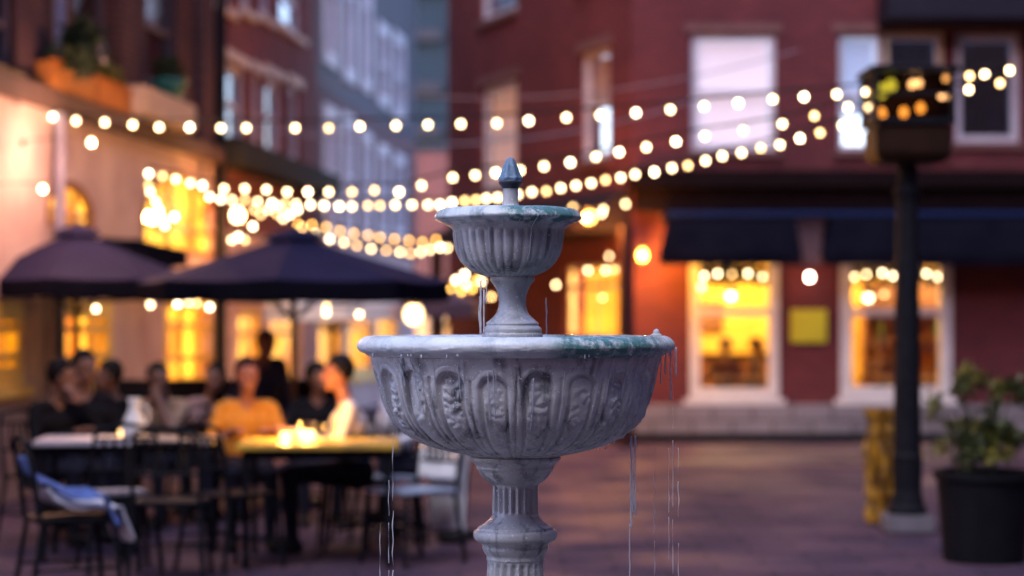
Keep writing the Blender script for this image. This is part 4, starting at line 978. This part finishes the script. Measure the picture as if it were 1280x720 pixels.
def rimf(r, z, q, i):
    x_, y_ = r*cos(q), r*sin(q); a = nz((x_, y_, z*2), 45); low = 1 if z < fz(433) else .3
    return r+.002*nz((x_, y_, z), 7)+.0018*a*low+(.003*max(0, nz((x_, y_, z*3), 90)))*low, z+.0012*nz((x_, y_, 0), 9)+.0012*a*low
rim = smoothprof([(160, 426), (168, 421.5), (178, 419.8), (186, 420), (192, 422.5), (196.5, 427), (198, 432), (196, 437), (192, 440), (188, 441.5), (184, 444.5)], 5)
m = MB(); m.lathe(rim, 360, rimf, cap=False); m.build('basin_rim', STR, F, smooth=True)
m = MB(); m.lathe(smoothprof([(165, 426.5), (150, 455), (110, 500), (60, 515), (6, 516)], 5), 96, rough(), cap=False); m.build('basin_inside', ST, F, smooth=True)
WATER = glassmat('fountain_water', tint=(.80, .86, .95), refl=.35, rough=.12)
_t = WATER.node_tree; _mx = [n for n in _t.nodes if n.type == 'MIX_SHADER'][0]; _df = _t.nodes.new('ShaderNodeBsdfDiffuse'); _df.inputs[0].default_value = (.9, .93, 1, 1)
_m2 = _t.nodes.new('ShaderNodeMixShader'); _m2.inputs[0].default_value = .55; _t.links.new(_mx.outputs[0], _m2.inputs[1]); _t.links.new(_df.outputs[0], _m2.inputs[2]); _t.links.new(_m2.outputs[0], _t.nodes['Material Output'].inputs[0])
DARKW = mat('pool_water', (.02, .028, .03), .06, (.025, .03, .035), 6, bump=.15, bscale=9)
m = MB(); m.lathe([(163*SCL, fz(429)), (120*SCL, fz(428.7)), (.02, fz(429))], 96, lambda r, z, q, i: (r, z+.001*nz((r*cos(q), r*sin(q), 0), 20)), cap=False); m.build('basin_water', DARKW, F, smooth=True)
# stem between the bowls
cx = ox(640.5)
m = MB(); m.lathe(smoothprof([(27, 343), (28, 347), (27.5, 351), (23.5, 356), (19.5, 364), (17.2, 374), (17.5, 384), (20.5, 392), (26, 398), (32, 403), (33, 405), (32.5, 407), (35.5, 409.5), (36.8, 412), (36.8, 416), (38, 419), (38, 430)], 6), 96, rough(.0008, 60, .0015, 15), c=(cx, 0)); m.build('stem', STL, F, smooth=True)
# small bowl
cx2 = ox(635.5)
def flute(r, z, q, i):
    x_, y_ = r*cos(q), r*sin(q); fade = min(1, max(0, (fz(287)-z)/.012)); n_ = 34
    v = abs(sin(q*n_/2)); off = -.0075*(1-v)**1.5*fade*(.6+.4*min(1, r/.14))
    off += .003*nz((cos(q)*7, sin(q)*7, z*5), 1)*fade*(1 if r > .08 else .4)
    return r+off+.001*nz((x_, y_, z), 50), z
m = MB(); m.lathe(smoothprof([(80, 276), (79, 280), (75, 283), (71, 286), (69.5, 289), (69, 296), (67.5, 306), (64.5, 317), (58, 329), (47, 338.5), (36, 343.5), (28, 346)], 9), 544, flute, c=(cx2, 0)); m.build('upper_bowl', ST, F, smooth=True)
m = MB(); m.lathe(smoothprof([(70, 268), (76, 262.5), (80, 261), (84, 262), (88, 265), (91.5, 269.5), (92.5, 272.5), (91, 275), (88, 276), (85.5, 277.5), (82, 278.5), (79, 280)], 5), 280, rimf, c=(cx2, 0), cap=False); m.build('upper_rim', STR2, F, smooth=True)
m = MB(); m.lathe(prof([(74, 266), (60, 290), (30, 300), (3, 300)]), 64, cap=False, c=(cx2, 0)); m.build('upper_inside', ST, F, smooth=True)
m = MB(); m.lathe(prof([(72, 268.5), (40, 268.3), (3, 268.5)]), 64, cap=False, c=(cx2, 0)); m.build('upper_water', DARKW, F, smooth=True)
# finial
cx3 = ox(638)
m = MB(); m.lathe(smoothprof([(16, 276), (15, 266), (12.5, 260), (10.5, 255), (9.8, 248), (9.6, 240), (9.8, 236)], 5), 48, rough(.0006, 60, .001, 20), c=(cx3, 0)); m.build('spout_neck', STL, F, smooth=True)
BL = stonemat('blue_green_finial', None, base=(.20, .33, .48), dark=(.08, .14, .22)); DKS = stonemat('dark_collar', None, base=(.10, .11, .14), dark=(.04, .045, .06))
m = MB(); m.lathe(smoothprof([(10, 236), (12.5, 232), (14.5, 229), (15, 227), (13, 225.5)], 4), 40, rough(.0006, 60, .001, 20), c=(cx3, 0)); m.build('collar', DKS, F, smooth=True)
def petal(r, z, q, i): return r*(1+.10*cos(q*6)*(1 if r > .004 else 0))+.0008*nz((cos(q), sin(q), z*60), 3), z
m = MB(); m.lathe(smoothprof([(13.5, 226), (14, 223), (13, 220.5), (11.5, 217), (10, 212.5), (8.5, 208), (6.5, 203.5), (4.5, 199.5), (2, 197), (.4, 196)], 5), 60, petal, c=(cx3, 0)); m.build('finial', BL, F, smooth=True)
# pedestal
m = MB(); m.lathe(smoothprof([(52, 569.5), (57, 570.5), (57.5, 573), (56, 575.5), (52, 578), (48.5, 582), (48.5, 585), (46, 588), (44, 592), (40, 597), (34, 602), (30, 604.5), (29, 606)], 5), 96, rough(.0008, 50, .001, 12), c=(ox(644), 0)); m.build('capital', ST, F, smooth=True)
def colf(n_, dep, ya, yb):
    def f(r, z, q, i):
        s = sin(q*n_/2+.3); e = min(1, max(0, (fz(ya)-z)/.006))*min(1, max(0, (z-fz(yb))/.006))
        return r-dep*e*(max(0, 1-abs(s)*.0-abs(s))**.7)*1.0+.0006*nz((r*cos(q)*60, r*sin(q)*60, z*60), 1), z
    return f
def rows(r0, y0, r1, y1, n=30): return [((r0+(r1-r0)*k_/n)*SCL, fz(y0+(y1-y0)*k_/n)) for k_ in range(n+1)]
m = MB(); m.lathe(rows(28.5, 605, 29, 645), 320, colf(20, .0095, 607, 641), c=(ox(644), 0)); m.build('column', ST, F, smooth=True)
m = MB(); m.lathe(smoothprof([(28.5, 643), (31, 647), (36, 652), (41, 656), (46, 658.5), (47, 661), (51, 663), (52.5, 667), (52, 671.5), (49, 675), (44, 677.5), (41, 681), (41, 685), (38.5, 690), (36, 694), (36, 699)], 5), 96, rough(.0008, 50, .0012, 12), c=(ox(644), 0)); m.build('column_ring', ST, F, smooth=True)
m = MB(); m.lathe(rows(35, 698, 40, 850, 60), 320, colf(20, .011, 702, 846), c=(ox(644), 0)); m.build('lower_column', ST, F, smooth=True)
zb = fz(850); m = MB(); m.lathe([(.095, zb+.01), (.13, zb-.02), (.14, zb-.05), (.20, zb-.08), (.24, zb-.12), (.26, .12), (.26, .05)], 64, rough()); m.build('foot', ST, F, smooth=True)
m = MB(); m.lathe([(.98, .005), (1.12, .005), (1.14, .06), (1.10, .10), (1.08, .30), (1.12, .33), (1.14, .36), (1.12, .40), (.96, .40), (.94, .37), (.97, .3), (.97, .05)], 120, rough(.001, 20, .004, 4), cap=False); m.build('pool_wall', ST, F, smooth=True)
m = MB(); m.lathe([(.975, .30), (.5, .302), (.2, .30)], 90, lambda r, z, q, i: (r, z+.003*nz((r*cos(q), r*sin(q), 0), 9)), cap=False); m.build('pool_water', DARKW, F, smooth=True)
# small knob on the right of the rim
m = MB(); kx = (819-645)*SCL; m.ell((kx, -.05, fz(416)), (.010, .010, .012), 12, 8); m.ell((kx, -.05, fz(419)), (.017, .015, .007), 12, 8); m.build('rim_knob', ST, F, smooth=True)
# trickles, drips and falling streams
def trickle(x, yq0, yq1, depth, seed, r0=.0016, gaps=.0, name='water_stream', wob=.0012):
    n_ = int((yq1-yq0)/3)+2; rn = random.Random(seed); m = MB(); run = []
    Yd = FD+depth; sc = Yd/FPX
    def flush():
        if len(run) > 1: m.tube([p for p, _ in run], [q for _, q in run], 6)
        run.clear()
    for k_ in range(n_):
        y = yq0+(yq1-yq0)*k_/(n_-1); X = (x-640)*sc-F.location.x+wob*2*mn.noise(Vector((seed, y*.06, 0))); z = CH+(HY-y)*sc
        thin = 1 if not gaps else max(.18, min(1, 1-2.2*gaps*2-1.6*mn.noise(Vector((seed*3.3, y*.035, 5)))*1.2+.6))
        if gaps > .15 and mn.noise(Vector((seed*3.3, y*.05, 5))) > .34: flush(); continue
        run.append((Vector((X, depth+wob*mn.noise(Vector((seed, y*.05, 9))), z)), r0*thin*(1+.45*mn.noise(Vector((seed*1.7, y*.12, 2))))))
    flush()
    if m.v: m.build(name, WATER, F, smooth=True)
def onbowl(cxw, r_of_y, xq, y0, y1, seed, r0=.0022):
    """water clinging to a bowl's outer face at photo column xq"""
    m = MB(); pts = []; rs = []
    n_ = 14
    for k_ in range(n_+1):
        y = y0+(y1-y0)*k_/n_; r = r_of_y(y)*SCL; X = (xq-640)*SCL-F.location.x-cxw
        f = X/(r_of_y(y0)*SCL); a = math.asin(max(-.98, min(.98, f))); rr = r+.003
        pts.append((cxw+rr*sin(a), -rr*cos(a), fz(y))); rs.append(r0*(1+.5*mn.noise(Vector((seed, y*.2, 0)))))
    m.tube(pts, rs, 6); m.build('water_trickle', WATER, F, smooth=True)
def interp(tab):
    def f(y):
        for (r0, y0), (r1, y1) in zip(tab, tab[1:]):
            if y <= y1: return r0+(r1-r0)*(y-y0)/(y1-y0)
        return tab[-1][0]
    return f
ub = interp([(91, 262), (93, 273), (82, 279), (72, 286), (70, 289), (69, 296), (67.5, 306), (64.5, 317), (58, 329), (47, 338.5), (36, 343.5)])
for xq, y0, y1, sd in ((605, 268, 318, 1), (672, 272, 330, 2), (590, 276, 300, 3), (650, 276, 312, 4), (628, 276, 322, 6)): onbowl(cx2, ub, xq, y0, y1, sd, .0017 if sd < 3 else .0011)
bb = interp([(198, 432), (184, 446), (178, 458), (175, 470), (172, 484), (168, 498), (161, 514), (151, 529), (134, 544), (110, 556)])
rn = random.Random(8)
for k_ in range(16):
    xq = rn.choice((rn.uniform(700, 812), rn.uniform(470, 560), rn.uniform(560, 730))); y0 = rn.uniform(446, 470); onbowl(0, bb, xq, y0, y0+rn.uniform(20, 75), 100+k_, rn.uniform(.0008, .0016))
for xq, y0, y1, sd in ((783, 442, 492, 7), (796, 442, 478, 8), (612, 462, 520, 9), (665, 468, 530, 10), (760, 445, 500, 11), (505, 446, 480, 12), (520, 446, 468, 14)): onbowl(0, bb, xq, y0, y1, sd, .0018)
for xq, y0, y1, dep, sd, r0, gp in ((601, 350, 418, -.10, 21, .0034, 0), (605, 362, 418, -.12, 22, .0026, 0), (608, 350, 380, -.1, 25, .0018, 0), (683, 372, 418, .08, 23, .0022, .02), (599, 370, 410, .0, 24, .0018, .1),
        (789, 545, 660, -.05, 31, .0034, 0), (794, 545, 645, -.02, 32, .0028, 0), (791, 560, 640, -.04, 45, .0020, .05), (787, 655, 900, -.05, 33, .0018, .1), (845, 434, 470, 0, 34, .0030, 0), (841, 440, 900, -.02, 35, .0015, .16),
        (838, 436, 500, .05, 36, .0024, .05), (832, 440, 468, .05, 46, .0030, 0), (826, 444, 480, .02, 47, .0020, .05), (818, 560, 900, .1, 37, .0012, .22), (848, 560, 900, -.1, 38, .0016, .18), (836, 560, 700, -.1, 48, .0010, .2), (491, 540, 900, -.2, 39, .0016, .16), (486, 600, 900, -.1, 40, .0012, .2), (475, 655, 900, .0, 41, .0014, .2)):
    trickle(xq, y0, y1, dep, sd, r0, gp)
# hanging drops under the rims
rn = random.Random(3); m = MB()
for k_ in range(26):
    q = rn.choice([rn.uniform(-1.2, .1), rn.uniform(-2.9, -1.9), rn.uniform(-.6, .4)]); rr = 193*SCL; z = fz(441); h = rn.uniform(.003, .012)
    m.tube([(rr*cos(q), rr*sin(q), z+.002), (rr*cos(q), rr*sin(q), z-h*.7), (rr*cos(q), rr*sin(q), z-h)], [.0022, .0026, .0008], 6)
for k_ in range(40):
    q = rn.uniform(-.9, .2); y = rn.uniform(500, 560); rr = bb(min(y, 555))*SCL+.002; m.ell((rr*cos(q), rr*sin(q), fz(y)-.004), (.0018, .0018, .003), 6, 5)
tag(m.build('water_drops', WATER, F, smooth=True), kind='stuff')

# ------------------------------------------------------------------ unseen houses added round the viewer to shade the square from the low sky
for k_, (x0, x1, hgt, m_, lab) in enumerate(((-24, -6, 14.5, BRICK_D, 'unseen dark brick house added behind the viewer as shade, left one'), (-6, 8, 16, REDPAINT, 'unseen tall rendered house added behind the viewer as shade, middle one'), (8, 24, 14.5, BRICK_D, 'unseen dark brick house added behind the viewer as shade, right one'))):
    t = thing('shading_house', lab, 'building', (x1, -9, 0), pi, 'unseen shading houses'); W_ = x1-x0
    hs = [(1.2+3*i, 2.3+3*i, z, z+1.7) for i in range(int((W_-1)/3)) for z in (.9, 4.2, 7.3, 10.6)]
    wall(t, m_, 0, W_, 0, hgt, hs)
    for r in hs: window(t, r, PALE, DARKGLASS, sill=True, blind=mat('dark_blind', (.05, .045, .08), .8))
t = thing('shading_side_building', 'unseen dark brick building added to shade the square from the right', 'building', (9.5, 25, 0), -pi/2)  # out of view, added to keep low sky off the fountain
hs = [(1.2+3*i, 2.3+3*i, z, z+1.7) for i in range(10) for z in (.9, 4.2, 7.3)]
wall(t, BRICK_D, 0, 34, 0, 13, hs)
for r in hs: window(t, r, PALE, DARKGLASS, sill=True, blind=mat('dark_blind', (.05, .045, .08), .8))

for k_, (u, z, lab) in enumerate(((1.0, 1.95, 'small pendant lamp inside the left shop window, left of the pair'), (1.42, 1.82, 'small pendant lamp inside the left shop window, right of the pair'), (3.25, 1.8, 'small pendant lamp inside the window by the lamp post'))):
    t = thing('pendant_lamp', lab, 'lamp', RF.world(u, 1.7, z), 0, 'pendants inside the shop')
    m = MB(); m.ell((0, 0, 0), (.05, .05, .05), 12, 8); m.build('globe', BULBG, t, smooth=True)
    m = MB(); m.tube([(0, 0, .05), (0, 0, 2.74-z)], .006, 6); m.lathe([(.02, .1), (.09, .03), (.088, .03), (.015, .09)], 14); m.build('shade', BLACKMET, t)
t = thing('counter', 'dark wooden counter at the back of the left shop window', 'counter', RF.world(.95, 2.95, .025), 0)
m = MB(); m.box(0, 0, 0, 1.5, .45, .95); m.build('front', INTERW, t, bevel=.01); m = MB(); m.box(-.03, -.04, .952, 1.53, .47, 1.0); m.build('worktop', BLACK, t)
